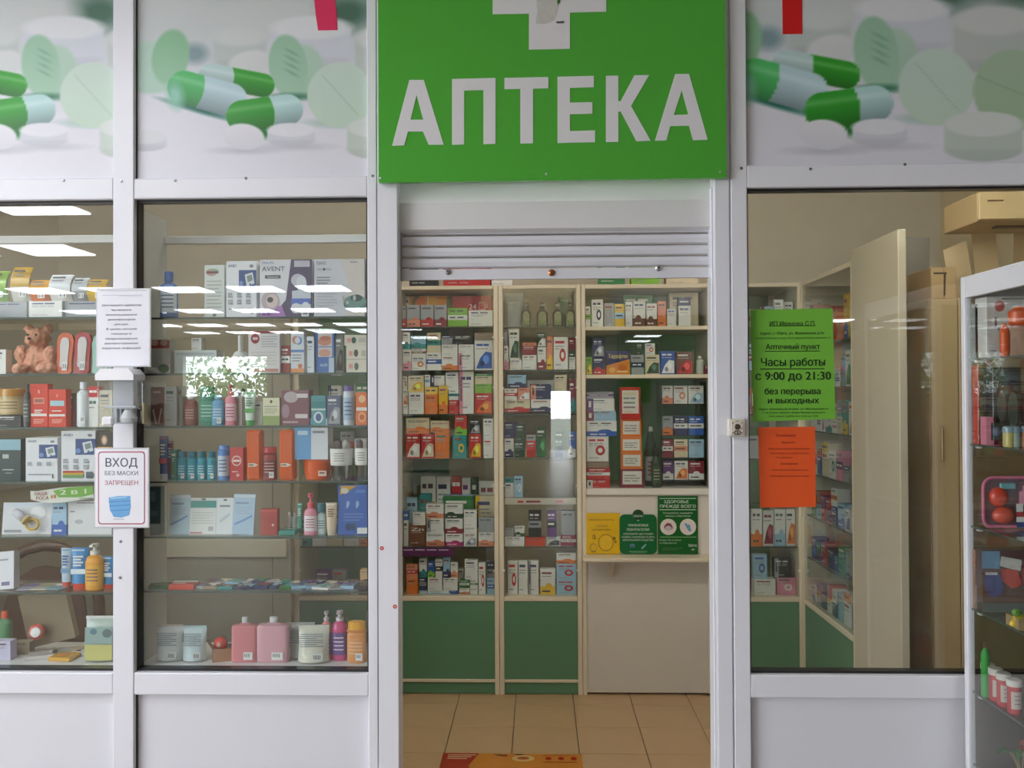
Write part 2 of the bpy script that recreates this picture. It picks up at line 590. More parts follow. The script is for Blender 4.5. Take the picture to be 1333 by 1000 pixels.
def pills(x, y):
    "colour print of tablets and capsules; x, y in print units (arrays) -> rgb 0..255"
    C_ = lambda *c: np.array(c, float)
    sm = lambda d, w: np.clip(.5 - d / w, 0, 1)
    t = np.clip(y / 228, 0, 1)
    img = lerp(np.broadcast_to(C_(214, 222, 222), x.shape + (3,)), C_(236, 235, 243), np.clip(t * 1.5, 0, 1))

    def blend(m, col):
        nonlocal img
        img = img * (1 - m[..., None]) + col * m[..., None]

    def el(cx, cy, rx, ry, c0, c1=None, rot=0.0, soft=2.0):
        c, s = math.cos(rot), math.sin(rot)
        u, v = ((x - cx) * c + (y - cy) * s) / rx, (-(x - cx) * s + (y - cy) * c) / ry
        d = (np.sqrt(u * u + v * v) - 1) * min(rx, ry)
        col = lerp(np.broadcast_to(C_(*c0), x.shape + (3,)), C_(*(c1 or c0)), np.clip((v + 1) / 2, 0, 1))
        blend(sm(d, soft), col)

    def disc(cx, cy, rx, ry, h, top, side, soft=2.0):
        el(cx, cy + h, rx, ry, side, tuple(k * .93 for k in side), soft=soft)
        m = sm(np.abs(x - cx) - rx, soft) * sm(np.abs(y - cy - h / 2) - h / 2, soft)
        blend(m, np.array(side))
        el(cx, cy, rx, ry, top, soft=soft)

    def caps(ax, ay, bx, by, r, ca, cb, j, soft=1.6):
        L = math.hypot(bx - ax, by - ay)
        ux, uy = (bx - ax) / L, (by - ay) / L
        s_ = (x - ax) * ux + (y - ay) * uy
        n_ = -(x - ax) * uy + (y - ay) * ux
        q = np.clip(s_, 0, L)
        d = np.sqrt((s_ - q) ** 2 + n_ ** 2) - r
        v = np.clip(n_ / r, -1, 1)
        sh = 1.12 - .38 * np.clip((v + .5) / 1.5, 0, 1) ** 1.5
        hl = np.exp(-((v + .45) / .18) ** 2) * .35
        for col, m in ((ca, sm(s_ - j + 5 * (v * v), 1.5)), (cb, sm(j - s_ - 5 * (v * v), 1.5))):
            cc = np.array(col, float) * sh[..., None] + (255 - np.array(col, float)) * hl[..., None] * .6
            blend(sm(d, soft) * m, np.clip(cc, 0, 255))

    el(228, 28, 60, 42, (224, 225, 227), (214, 222, 222), soft=16)
    el(452, 16, 34, 22, (80, 118, 100), soft=26)
    el(560, 10, 60, 24, (60, 100, 80), soft=26)
    el(254, 70, 16, 12, (138, 165, 172), soft=12)
    el(350, 20, 70, 26, (222, 226, 226), soft=14)
    disc(312, 48, 35, 12, 30, (224, 229, 228), (205, 214, 212), 6)
    disc(405, 36, 52, 15, 38, (240, 242, 246), (224, 228, 238), 5)
    disc(508, 50, 46, 16, 44, (226, 230, 228), (206, 214, 210), 5)
    el(325, 82, 28, 16, (232, 234, 234), (222, 227, 226), -.2, 4)
    el(196, 88, 46, 34, (196, 226, 210), (186, 220, 202), soft=5)
    el(222, 74, 24, 36, (148, 204, 158), (160, 208, 172), .2, 4)
    el(396, 92, 26, 34, (196, 224, 206), (176, 214, 188), soft=4)
    el(375, 86, 25, 41, (166, 210, 180), (176, 216, 188), -.12, 3)
    for k in range(4):
        el(380, 68 + 9 * k, 9, 1.8, (140, 186, 158), rot=.5, soft=2.5)
    el(382, 126, 26, 4, (60, 130, 96), soft=6)
    el(443, 160, 34, 5, (170, 205, 190), soft=8)
    el(443, 124, 43, 43, (214, 234, 222), (205, 228, 208), soft=2.5)
    blend(sm(np.abs((x - 443) * .74 - (y - 124) * .67) - .5, 1.5) * sm(np.hypot(x - 443, y - 124) - 36, 3) * .5, C_(150, 180, 160))
    el(528, 128, 44, 46, (186, 212, 184), (176, 206, 170), soft=2.5)
    blend(sm(np.abs((y - 128) - (x - 528) * .4) - .5, 1.5) * sm(np.hypot(x - 528, y - 128) - 42, 3) * .6, C_(120, 160, 120))
    el(262, 144, 42, 3.5, (30, 110, 90), rot=.28, soft=5)
    caps(274, 98, 342, 111, 15.5, (176, 202, 200), (44, 150, 36), 31)
    caps(240, 114, 300, 130, 22, (74, 178, 96), (176, 202, 208), 26)
    el(228, 124, 10, 16, (150, 214, 190), rot=-.2, soft=12)
    el(345, 168, 8, 12, (28, 120, 40), soft=5)
    caps(315, 151, 374, 143, 20.5, (44, 150, 40), (172, 206, 204), 43)
    el(318, 196, 26, 3, (196, 196, 206), soft=8)
    el(382, 191, 30, 3, (200, 200, 210), soft=8)
    el(317, 178, 27, 17, (244, 243, 248), (226, 226, 234), .1, 2)
    disc(379, 169, 31, 9, 13, (240, 240, 246), (222, 224, 232))
    disc(190, 178, 27, 9, 10, (230, 232, 236), (218, 221, 227))
    disc(496, 166, 44, 14, 28, (228, 234, 230), (208, 220, 210))
    return img


def pill_panel(label, x0, x1, z0, z1, pxy):
    nx, ny = 230, 190
    xs = np.linspace(x0, x1, nx + 1)
    zs = np.linspace(z0, z1, ny + 1)
    Y = F + .018
    t = thing('printed_panel', label, 'panel', ((x0 + x1) / 2, Y, z0))
    gx, gz = np.meshgrid(xs, zs)
    # print units from the shop-front plane
    sx, sy = pxy(gx, gz)
    rgb = pills(sx, sy)
    v = np.stack([gx - (x0 + x1) / 2, np.full_like(gx, -.0), gz - z0], -1).reshape(-1, 3)
    n = nx + 1
    I, J = np.meshgrid(np.arange(nx), np.arange(ny))
    f = np.stack([J * n + I, J * n + I + 1, J * n + n + I + 1, J * n + n + I], -1).reshape(-1, 4)
    me = bpy.data.meshes.new('print')
    me.from_pydata(v.tolist(), [], f.tolist())
    me.materials.append(MATS['satin'])
    at = me.color_attributes.new('Col', 'FLOAT_COLOR', 'POINT')
    c = rgb.reshape(-1, 3) / 255 * .95
    c = np.where(c <= .04045, c / 12.92, ((c + .055) / 1.055) ** 2.4)
    at.data.foreach_set('color', np.concatenate([c, np.ones((len(c), 1))], 1).astype(np.float32).ravel())
    o = bpy.data.objects.new('print', me)
    COL.objects.link(o)
    o.parent = t
    MB().box(x0 - (x0 + x1) / 2, x1 - (x0 + x1) / 2, .0008, .02, 0, z1 - z0, (235, 235, 240), 'paint').build('board', t)
    g = MB()
    g.box(x0 - (x0 + x1) / 2 - .0, x0 - (x0 + x1) / 2 + .003, -.003, .01, 0, z1 - z0, GK, 'plastic')
    g.build('edge_joint', t)
    return t


def unproj(X, Zv, Y=F + .018):
    d = np.stack([X, np.full_like(X, Y), Zv - CAMH], -1)
    aa, rr, uu = (np.array(q) for q in (_a, _r, _u))
    k = FPX / (d @ aa)
    return 666.5 + k * (d @ rr), 500 - k * (d @ uu)


def pxl(off, sc=1.0, ox=0, oy=0, tx=0, ty=0):
    def f(X, Zv):
        u, v = unproj(X, Zv)
        return (u - ox) / sc + tx + off, (v - oy) / sc + ty
    return f


# the print is laid out once on each board; its scale is fixed from where the capsules sit
pill_panel('left printed fascia panel of pale tablets beside green capsule ends', XL, xA0, B1[2], ztop - .08, pxl(322))
pill_panel('middle printed fascia panel of green capsules with red tape at its top', xA1, xB0, B2[2], ztop - .08, pxl(0))
pill_panel('printed fascia panel of green capsules above the window with notices', xC1, XR, B3[2], ztop - .08, pxl(0, 1.16, 1051, 78, 298, 94))


def tape(label, pts, col):
    q = [P(x, y, F + .0165) for x, y in pts]
    c = sum((p.x for p in q)) / len(q), min(p.z for p in q)
    t = MB()
    t.poly([(p.x - c[0], p.z - c[1]) for p in q], 0, col, 'plastic', .0008)
    o = t.build('adhesive_tape', None, (c[0], F + .0165, c[1]))
    tag(o, label, 'tape')


tape('pink strip of adhesive tape hanging on the middle pill panel', [(408, -30), (434, -30), (436, 0), (438.5, 20), (439, 39), (414, 39.5), (411, 20), (409, 0)], (228, 52, 98))
tape('red strip of adhesive tape hanging on the pill panel above the notices', [(1018, -30), (1044, -30), (1044.5, 44), (1019, 44.5)], (214, 22, 22))

# ------------------------------------------------------------------ the green pharmacy sign
SY = F - .024
sx0, sx1 = P(492.5, 120, SY).x, P(945, 120, SY).x
sz0, sz1 = Z(700, 235, SY), CEIL_HALL - .05
sg = thing('shop_sign', 'large green pharmacy sign with white cross and capital letters over the doorway', 'sign', ((sx0 + sx1) / 2, SY, sz0))
ox = (sx0 + sx1) / 2
zl0, zl1 = Z(494, 237.5, SY) - sz0, Z(944, 231.5, SY) - sz0
SG = (78, 172, 56)
MB().poly([(sx0 - ox, zl0), (sx1 - ox, zl1), (sx1 - ox, sz1 - sz0), (sx0 - ox, sz1 - sz0)], 0, SG, 'gloss', .018).build('panel', sg)


def sp(cx, cy):
    q = P(470 + .375 * cx, .375 * cy, SY)
    return q.x - ox, q.z - sz0


LET = [([(168, 278), (218, 278), (287, 503), (235, 503), (215, 457), (163, 457), (150, 505), (108, 507)], [[(193, 330), (216, 416), (172, 416)]]),
       ([(316, 275), (467, 271), (467, 500), (425, 501), (425, 313), (358, 315), (358, 502), (316, 503)], []),
       ([(498, 271), (650, 268), (650, 307), (597, 308), (597, 498), (553, 499), (553, 309), (498, 310)], []),
       ([(682, 267), (808, 264), (808, 303), (725, 306), (725, 357), (803, 355), (803, 395), (725, 397), (725, 456), (812, 453), (812, 494), (682, 497)], []),
       ([(850, 264), (893, 263), (893, 352), (901, 352), (949, 262), (1000, 261), (937, 369), (1005, 489), (956, 491), (901, 387), (893, 388), (893, 493), (850, 494)], []),
       ([(1090, 258), (1138, 257), (1203, 486), (1152, 487), (1138, 437), (1073, 438), (1060, 488), (1020, 489)], [[(1113, 314), (1136, 398), (1085, 400)]])]
LW = (226, 224, 226)
for pts, holes in LET:
    MB().poly([sp(*p) for p in pts], -.0016, LW, 'gloss', .0015, [[sp(*p) for p in h] for h in holes]).build('letter', sg)
MB().poly([sp(*p) for p in [(457, 50), (583, 48), (583, 173), (725, 170), (725, 44), (851, 41), (851, -92), (725, -90), (725, -215), (583, -213), (583, -84), (457, -82)]], -.0016, LW, 'gloss', .0015).build('cross', sg)
pf = MB()
pf.poly([sp(*p) for p in [(603, -60), (676, -70), (690, 10), (670, 70), (640, 84), (606, 82), (612, 40)]], -.0024, (206, 203, 198), 'foil', .0006)
pf.poly([sp(*p) for p in [(678, -20), (690, -22), (692, 10), (682, 18)]], -.0028, (70, 110, 60), 'card')
pf.poly([sp(*p) for p in [(676, 76), (706, 74), (704, 82), (680, 83)]], -.0028, (90, 88, 84), 'card')
pf.build('peeling_film', sg)
for cx, cy in ((68, 618), (643, 604), (1247, 597)):
    x, z = sp(cx, cy)
    b = MB(Matrix.Translation((x, 0, z)) @ Matrix.Rotation(math.pi / 2, 4, 'X'))
    b.lathe([(.004, 0), (.003, .002), (0, .0025)], col=(215, 225, 215), mat='metal', n=10)
    b.build('screw', sg)

# ------------------------------------------------------------------ roller shutter
RY = F + .04
rx0, rx1 = P(519.5, 300, RY).x, P(930, 300, RY).x
rsx = (rx0 + rx1) / 2
rs = thing('roller_shutter', 'white roller shutter pulled up under the green sign with bottom slat showing', 'shutter', (rsx, RY, Z(720, 364, RY + .02)))
rz = rs.location.z
zz = lambda py: Z(720, py, RY + .02) - rz
hb = MB()
hy0 = 0
w2 = (rx1 - rx0) / 2
# housing: sloped upper cheek then the flat box
zt_, zm_, zb_ = Z(720, 236, RY) - rz, Z(720, 262, RY) - rz, Z(720, 297, RY) - rz
sec = [(.05, zt_ + .06), (.028, zt_), (0, zm_), (0, zb_), (.012, zb_ - .006), (.13, zb_ - .006), (.13, zt_ + .06)]
pts = [(-w2, y, z) for y, z in sec] + [(w2, y, z) for y, z in sec]
n = len(sec)
hb.add(pts, [(i, (i + 1) % n, n + (i + 1) % n, n + i) for i in range(n)] + [tuple(range(n)), tuple(range(2 * n - 1, n - 1, -1))], (224, 222, 222), 'paint')
hb.build('housing', rs)
bounds = [297, 304.5, 319, 333.5, 348, 363.5]
for k in range(5):
    a, b_ = zz(bounds[k + 1]) + .0012, zz(bounds[k]) - .0012
    s_ = MB()
    q = [(.034, a), (.024, a + (b_ - a) * .12), (.0205, a + (b_ - a) * .5), (.024, a + (b_ - a) * .88), (.034, b_)]
    if k == 4:
        q = [(.034, a), (.02, a), (.02, b_ - .002), (.034, b_)]
    pts = [(-w2 + .004, y, z) for y, z in q] + [(w2 - .004, y, z) for y, z in q]
    n = len(q)
    s_.add(pts, [(i, (i + 1) % n, n + (i + 1) % n, n + i) for i in range(n)] + [tuple(range(n)), tuple(range(2 * n - 1, n - 1, -1))], (222, 222, 228), 'paint')
    s_.build('bottom_slat' if k == 4 else 'slat', rs)
for px, py, c, r in ((583, 354, (190, 190, 195), .0095), (718, 355, (190, 120, 80), .0105), (857, 349, (190, 190, 195), .0095)):
    q = P(px, py, RY + .02)
    b = MB(Matrix.Translation((q.x - rsx, .02, q.z - rz)) @ Matrix.Rotation(math.pi / 2, 4, 'X'))
    b.lathe([(r, 0), (r, .003), (r * .6, .006), (r * .55, .010), (0, .011)], col=c, mat='metal', n=14)
    b.M = Matrix.Translation((q.x - rsx, .009, q.z - rz))
    b.ell(0, 0, r * .3, r * .3, -.0003, (50, 45, 40))
    b.build('lock' if px == 718 else 'knob', rs)
for sgn in (-1, 1):
    MB().box(sgn * (w2 + .001), sgn * (w2 - .006), .015, .03, zz(364), zb_ - .006, (170, 170, 172), 'paint').build('guide', rs)

# key switch on the right mullion
q = P(959.5, 557, F - .022)
ks = thing('key_switch', 'small ivory key switch box screwed to the white post beside the doorway', 'switch', (q.x, F - .022, q.z - .026))
MB().bbox(-.025, .025, 0, .022, 0, .052, (226, 220, 206), 'plastic', .004).build('housing', ks)
MB().bbox(-.018, .018, -.002, .003, .004, .048, (220, 213, 198), 'plastic', .002).build('face_plate', ks)
b = MB(Matrix.Translation((0, -.002, .029)) @ Matrix.Rotation(math.pi / 2, 4, 'X'))
b.lathe([(.0085, 0), (.0085, .002), (.007, .003), (0, .003)], col=(120, 100, 88), mat='metal', n=14)
b.build('key_lock', ks)
b = MB()
for dx in (-.0035, .0035):
    b.tube([(dx + .0045 * math.cos(t), -.003, .0125 + .0055 * math.sin(t)) for t in [i * math.pi / 6 for i in range(12)]], .0012, (70, 55, 40), 'plastic', 6, True)
b.build('arrow_symbol', ks)
b = MB()
for dx, dz in ((-.0125, .040), (.0125, .040), (-.0125, .012), (.0125, .012), (.0125, .024)):
    b.ell(dx, dz, .002, .002, -.0025, (120, 105, 90))
b.quad(-.005, .005, .044, .0455, -.0025, (70, 60, 50))
b.build('marking', ks)
# red stickers on the left jamb
for px, py in ((497, 714), (514, 790)):
    q = P(px, py, F)
    b = MB()
    b.ell(0, 0, .006, .006, 0, (190, 60, 50))
    b.ell(0, 0, .0025, .0025, -.0003, (235, 190, 180))
    b.build('warning_sticker', jB, (q.x, F + .0015, q.z))

# ================================================================== inside: floor, walls, ceiling
SX0, SX1, SYB = -2.95, 2.4, DC + .62
GR = (120, 96, 70)
fl = struct('floor', MB().box(SX0, SX1, F + .02, SYB, -.05, -.004, GR, 'tile'))
tx0 = G(745.6, 905.2).x
rows_y = [G(700, y).y for y in (980.8, 947.4, 917.2)]
tp = (rows_y[2] - rows_y[0]) / 2
tr = random.Random(3)
base_tile = None
for i in range(-4, 5):
    for j in range(-2, 4):
        x0 = tx0 + i * tp
        y0 = rows_y[0] + j * tp
        if y0 > DC + .1 or x0 + tp > SX1:
            continue
        if base_tile is None:
            g = .0022
            b = MB()
            b.bbox(g, tp - g, g, tp - g, -.01, 0, (206, 172, 130), 'tile', .0012)
            o = b.build('tile', fl)
            base_tile = o
        else:
            o = base_tile.copy()
            COL.objects.link(o)
        o.location = (x0, y0, tr.uniform(-.0004, .0002))
        o.rotation_euler = (0, 0, 0)
struct('wall_back', MB().box(SX0, SX1, SYB, SYB + .1, 0, CEIL_SHOP, (228, 218, 198), 'matte'))
struct('wall_left', MB().box(SX0 - .1, SX0, F + .1, SYB + .1, 0, CEIL_SHOP, (228, 218, 198), 'matte'))
struct('added_header', MB().box(rx0 - .02, rx1 + .02, F + .19, F + .21, 2.02, CEIL_SHOP - .001, (226, 214, 186), 'matte'))  # added unseen board, keeps the sign's green back out of the cabinet glass
struct('wall_right', MB().box(SX1, SX1 + .1, F + .1, SYB + .1, 0, CEIL_SHOP, WALLC, 'matte'))
ceil_s = struct('ceiling', MB().box(SX0, SX1, F + .07, SYB, CEIL_SHOP, CEIL_SHOP + .05, (228, 222, 208), 'matte'))
for x, y in ((-1.7, 2.95), (-.1, 2.9), (1.0, 2.95)):  # unseen lamps, added to throw light into the cabinets
    l = MB().bbox(-.42, .42, -.035, .035, 0, .04, (226, 226, 224), 'paint', .004).build('added_lamp', ceil_s, (x, y, 2.5))
    MB().box(-.4, .4, -.05, .05, -.04, -.0005, 'W', 'added_light_shop').build('glow_box', l)
    for s in (-1, 1):
        MB().tube([(s * .3, 0, .04), (s * .3, 0, CEIL_SHOP - 2.5)], .003, (150, 150, 150), 'metal', 6).build('rod', l)
# beige screen wall behind the left windows with a pale ledge
yp = 3.9
xp1 = P(378, 600, yp).x
zt = Z(300, 428, yp)
pw = struct('wall_partition', MB().box(SX0, xp1, yp, yp + .04, 0, zt, (136, 128, 110), 'matte'))
MB().bbox(P(208, 715, yp).x, P(374, 715, yp).x, yp - .012, yp, Z(290, 725, yp), Z(290, 702, yp), (176, 168, 146), 'paint', .003).build('ledge', pw)
MB().box(P(355, 715, yp).x - .002, P(355, 715, yp).x + .002, yp - .003, yp, .3, zt, (96, 90, 78), 'paint').build('seam', pw)

# floor sticker
ra, rb = G(577, 981), G(757, 981.5)
fs = thing('floor_sticker', 'orange and red printed advertising sticker lying on the floor tiles', 'sticker', ((ra.x + rb.x) / 2, ra.y, .0012))
b = MB(Matrix.Rotation(-math.pi / 2, 4, 'X'))
w_, h_ = rb.x - ra.x, .32
b.box(-w_ / 2, w_ / 2, 0, .0008, -h_, 0, (216, 140, 52), 'gloss')
b.build('sheet', fs)
b = MB(Matrix.Rotation(-math.pi / 2, 4, 'X'))
q = []
b.M = Matrix.Translation((0, -h_, 0)) @ Matrix.Rotation(-math.pi / 2, 4, 'X')
b.M = Matrix(((1, 0, 0, 0), (0, 0, 1, -h_), (0, -1, 0, .0006), (0, 0, 0, 1)))
b.prims([('p', [(0, 0), (.26, 0), (.2, .4), (.28, 1), (0, 1)], (178, 52, 36)), ('p', [(.36, .03), (.47, .05), (.46, .1), (.4, .08)], (120, 60, 20)), ('e', .58, .16, .08, .1, (226, 190, 120)),
         ('e', .58, .15, .045, .05, (190, 90, 60)), ('p', [(.5, .02), (.6, .02), (.55, .06)], (80, 60, 50))] +
        [('r', .04, .05 + .06 * k, .24 - .03 * k, .075 + .06 * k, (236, 200, 160)) for k in range(3)] +
        [('e', .76 + .09 * k, .16, .022, .055, (190, 60, 30)) for k in range(3)] + [('r', .745 + .09 * k, .14, .775 + .09 * k, .18, (190, 60, 30)) for k in range(3)] +
        [('r', .72, .06, .96, .075, (160, 60, 30)), ('r', .72, .27, .96, .29, (160, 60, 30))], w_, h_, 0, mat='gloss')
b.build('printed_picture', fs)

# ================================================================== cabinets
FRC = (226, 214, 188)      # off-white laminate
CGR = (94, 138, 106)        # green laminate
ZTOP, ZB0, ZB1 = Z(700, 371, DC), Z(700, 783, DC), Z(700, 777, DC)
ZPL = Z(700, 889, DC)
SHD = .36


def shelf_z(py, px):
    return Z(px, py, DC + .02)


def cabinet(label, px0, px1, shelves, split=.5, gdoor=True, rail=True):
    X0, X1 = P(px0, 600, DC).x, P(px1, 600, DC).x
    cx, w = (X0 + X1) / 2, (X1 - X0) / 2
    pc = (px0 + px1) / 2
    t = thing('display_cabinet', label, 'cabinet', (cx, DC, 0), group='display cabinets along the back of the shop')
    for s in (-1, 1):
        MB().bbox(min(s * w, s * (w - .024)), max(s * w, s * (w - .024)), 0, .45, 0, ZTOP, FRC, 'paint', .002).build('side_panel', t)
    wi = w - .0245
    MB().bbox(-wi, wi, 0, .45, ZTOP - .02, ZTOP, FRC, 'paint', .002).build('top_panel', t)
    xs = -wi + 2 * wi * split
    if split > .02:
        MB().box(-wi, xs, .43, .445, ZB1, ZTOP - .02, (112, 168, 122), 'paint').build('back_panel', t)
    if split < .98:
        MB().box(xs, wi, .432, .447, ZB1, ZTOP - .02, (244, 230, 198), 'paint').build('back_panel', t)
    MB().bbox(-wi, wi, 0, .43, ZB0, ZB1, FRC, 'paint', .002).build('base_rail', t)
    MB().box(-wi, wi, .006, .02, ZPL + .016, ZB0, CGR, 'paint').build('base_panel', t)
    MB().bbox(-wi, wi, 0, .02, ZPL, ZPL + .016, FRC, 'paint', .002).build('plinth_rail', t)
    MB().box(-wi, wi, .01, .02, 0.004, ZPL, CGR, 'paint').build('plinth', t)
    for py in shelves:
        z = shelf_z(py, pc)
        b = MB()
        b.box(-wi, wi, .025, .42, z - .006, z, 'W', 'glass')
        b.quad(-wi, wi, z - .006, z, .0245, (84, 92, 78), 'plastic')
        b.build('shelf', t)
    if gdoor:
        gd = MB().box(-wi, wi, .006, .010, ZB1 + .002, ZTOP - .022, 'W', 'glass').build('glass_door', t)
        for s in (-1, 1):
            for py in (440, 505, 632, 742):
                z = shelf_z(py, pc)
                MB().bbox(s * wi - .006, s * wi + .006, -.004, .004, z - .005, z + .005, (240, 240, 235), 'plastic', .002).build('hinge', gd)
    LIM[label.split()[0]] = (X0 + .028, X1 - .028)
    return t, cx


LIM = {}
SH = (425, 482, 539, 597, 712)
c0, _ = cabinet('cabinet seen through the shelves of the wide window, left of the doorway', 383, 515.5, SH, .98)
c1, c1x = cabinet('first display cabinet inside the doorway, its back half green and half cream', 516, 649, SH, .43)
c2, c2x = cabinet('middle display cabinet inside the doorway holding four dark green bottles on top', 649.5, 757, SH + (648,), 0.0)
c4, _ = cabinet('corner display cabinet behind the window with the green notice', 941, 1045.5, SH + (655,), .9)
LIM['first cabinet'], LIM['middle cabinet'], LIM['corner cabinet'], LIM['far-left cabinet'] = LIM['first'], LIM['middle'], LIM['corner'], LIM['cabinet']
# printed shelf strips
q0, q1 = P(521, 718, DC), P(591, 718, DC)
b = MB()
zs = shelf_z(712, 582)
b.box(q0.x - c1x, q1.x - c1x, .0145, .0155, zs - .05, zs - .003, (96, 40, 92), 'gloss')
b.prims([('r', .05 + .22 * k, .2, .23 + .22 * k, .34, (200, 180, 205)) for k in range(4)], q1.x - q0.x, .047, .0145, q0.x - c1x)
b.v = [(x, y, z + (zs - .05 if i >= 8 else 0)) for i, (x, y, z) in enumerate(b.v)]
b.build('shelf_strip', c1)
b = MB()
zs = shelf_z(648, 703)
wv = P(749, 650, DC).x - P(656, 650, DC).x
b.box(-wv / 2, wv / 2, .015, .022, zs - .036, zs - .001, (205, 196, 178), 'paint')
for u0, u1, c in ((.18, .26, 'R'), (.30, .5, 'M'), (.72, .82, 'R')):
    b.quad(-wv / 2 + u0 * wv, -wv / 2 + u1 * wv, zs - .026, zs - .015, .0146, c)
b.build('shelf_strip', c2)

# hatch cabinet: white shelves above, counter ledge and white front below
hx0, hx1 = P(757.5, 600, DC).x, P(940.5, 600, DC).x
hcx, hw = (hx0 + hx1) / 2, (hx1 - hx0) / 2
hc = thing('hatch_cabinet', 'white serving hatch cabinet with green back, counter ledge and plain front', 'cabinet', (hcx, DC, 0), group='display cabinets along the back of the shop')
for s in (-1, 1):
    ww = .022 if s < 0 else P(941, 500, DC).x - P(925.5, 500, DC).x
    a, b_ = (-hw, -hw + ww) if s < 0 else (hw - ww, hw)
    MB().bbox(a, b_, 0, .45, 0, ZTOP, FRC, 'paint', .002).build('side_panel', hc)
hl, hr = -hw + .0225, hw - ww - .0005
MB().bbox(hl, hr, 0, .45, ZTOP - .022, ZTOP, FRC, 'paint', .002).build('top_panel', hc)
MB().box(hl, hr, .42, .435, Z(843, 640, DC), ZTOP - .022, (124, 184, 130), 'paint').build('back_panel', hc)
hz = lambda py: Z(843, py, DC)
for a, b_ in ((424.5, 429.5), (487.5, 492.5)):
    MB().bbox(hl, hr, .004, .42, hz(b_), hz(a), FRC, 'paint', .002).build('shelf', hc)
MB().bbox(hl, hr, -.004, .42, hz(644.5), hz(636), (226, 220, 208), 'paint', .003).build('sill', hc)
MB().box(hl, hr, .012, .03, hz(722), hz(644.5), (222, 214, 202), 'paint').build('upper_front', hc)
MB().box(hl, hr, .012, .03, .012, hz(727), (218, 212, 202), 'paint').build('front_panel', hc)
MB().box(hl, hr, .004, .007, hz(636) + .001, ZTOP - .023, 'W', 'glass').build('glass_door', hc)
lx0, lx1 = P(759, 722, DC - .09).x - hcx, P(934, 722, DC - .09).x - hcx
MB().bbox(lx0, lx1, -.11, .012, hz(727), hz(722), (228, 216, 192), 'paint', .004).build('counter_ledge', hc)
bx = P(796.5, 730, DC - .03).x - hcx
b = MB()
b.add([(bx - .008, -.09, hz(727)), (bx + .008, -.09, hz(727)), (bx + .008, .012, hz(727)), (bx - .008, .012, hz(727)), (bx - .008, .012, hz(727) - .1), (bx + .008, .012, hz(727) - .1)],
      [(0, 1, 2, 3), (0, 4, 5, 1), (0, 3, 4), (1, 5, 2), (2, 5, 4, 3)], (214, 202, 178), 'paint')
b.build('bracket', hc)
MB().bbox(hr - .02, hr, .004, .0118, .012, hz(727), (226, 219, 208), 'paint', .002).build('edge_trim', hc)

# side cabinet along the right-hand wall
XS = P(1043, 600, DC).x
YS0, YS1 = PX(1112, 700, XS).y, DC - .004
sc = thing('side_cabinet', 'long glazed cabinet with green base standing along the side wall behind the notices', 'cabinet', (XS, (YS0 + YS1) / 2, 0))
sl = (YS1 - YS0) / 2
for s in (-1, 1):
    MB().bbox(0, .34, min(s * sl, s * (sl - .022)), max(s * sl, s * (sl - .022)), 0, ZTOP, FRC, 'paint', .002).build('side_panel', sc)
si = sl - .0225
MB().bbox(0, .34, -si, si, ZTOP - .022, ZTOP, FRC, 'paint', .002).build('top_panel', sc)
MB().bbox(0, .34, -si, si, ZB0, ZB1, FRC, 'paint', .002).build('base_rail', sc)
MB().box(.006, .02, -si, si, .004, ZB0, CGR, 'paint').build('base_panel', sc)
MB().box(.3, .315, -si, si, ZB1, ZTOP - .022, CGR, 'paint').build('back_panel', sc)
SSZ = [ZB1 + (ZTOP - ZB1) * k / 7.5 for k in range(7)]
for z in SSZ[1:]:
    b = MB()
    b.box(.02, .3, -si, si, z - .006, z, 'W', 'glass')
    b.box(.0185, .0198, -si, si, z - .006, z, (84, 92, 78), 'plastic')
    b.build('shelf', sc)
MB().box(.006, .010, -si, si, ZB1 + .002, ZTOP - .024, 'W', 'glass').build('glass_door', sc)
# white full-height panel in line with it, and what stands beyond
ypn = PX(1171, 400, XS).y
struct('partition', MB().bbox(XS - .004, XS + .028, ypn, YS0 - .004, 0, Z(1171, 298, ypn), (200, 190, 168), 'paint', .003))
yg = 3.72
g0, g1 = P(1181, 500, yg).x, P(1212, 500, yg).x
t = thing('leaning_board', 'grey board standing upright between the white partition and the beige locker', 'board', ((g0 + g1) / 2, yg, 0))
MB().bbox((g0 - g1) / 2, (g1 - g0) / 2, 0, .02, 0, Z(1196, 309, yg), (150, 146, 134), 'paint', .002).build('sheet', t)
MB().bbox((g0 - g1) / 2, (g1 - g0) / 2, -.004, .0, Z(1196, 474, yg), Z(1196, 458, yg), (186, 178, 160), 'paint', .001).build('strip', t)
yl = 3.42
l0, l1 = P(1213, 500, yl).x, P(1350, 500, yl).x
zl = Z(1230, 388, yl)
t = thing('tall_locker', 'tall beige locker behind the toy case with a carton on its top', 'locker', ((l0 + l1) / 2, yl, 0))
lw2 = (l1 - l0) / 2
MB().bbox(-lw2, lw2, .018, .26, 0, zl, (190, 166, 124), 'paint', .003).build('body', t)
dw = (P(1249, 500, yl).x - l0)
MB().bbox(-lw2, -lw2 + dw - .003, 0, .018, .03, zl - .004, (194, 170, 128), 'paint', .003).build('door', t)
MB().bbox(-lw2 + dw, lw2, 0, .018, .03, zl - .004, (194, 170, 128), 'paint', .003).build('door', t)
MB().bbox(-lw2 + dw * .30, -lw2 + dw * .36, -.012, 0, Z(1232, 600, yl), Z(1232, 555, yl), (150, 130, 95), 'metal', .002).build('handle', t)


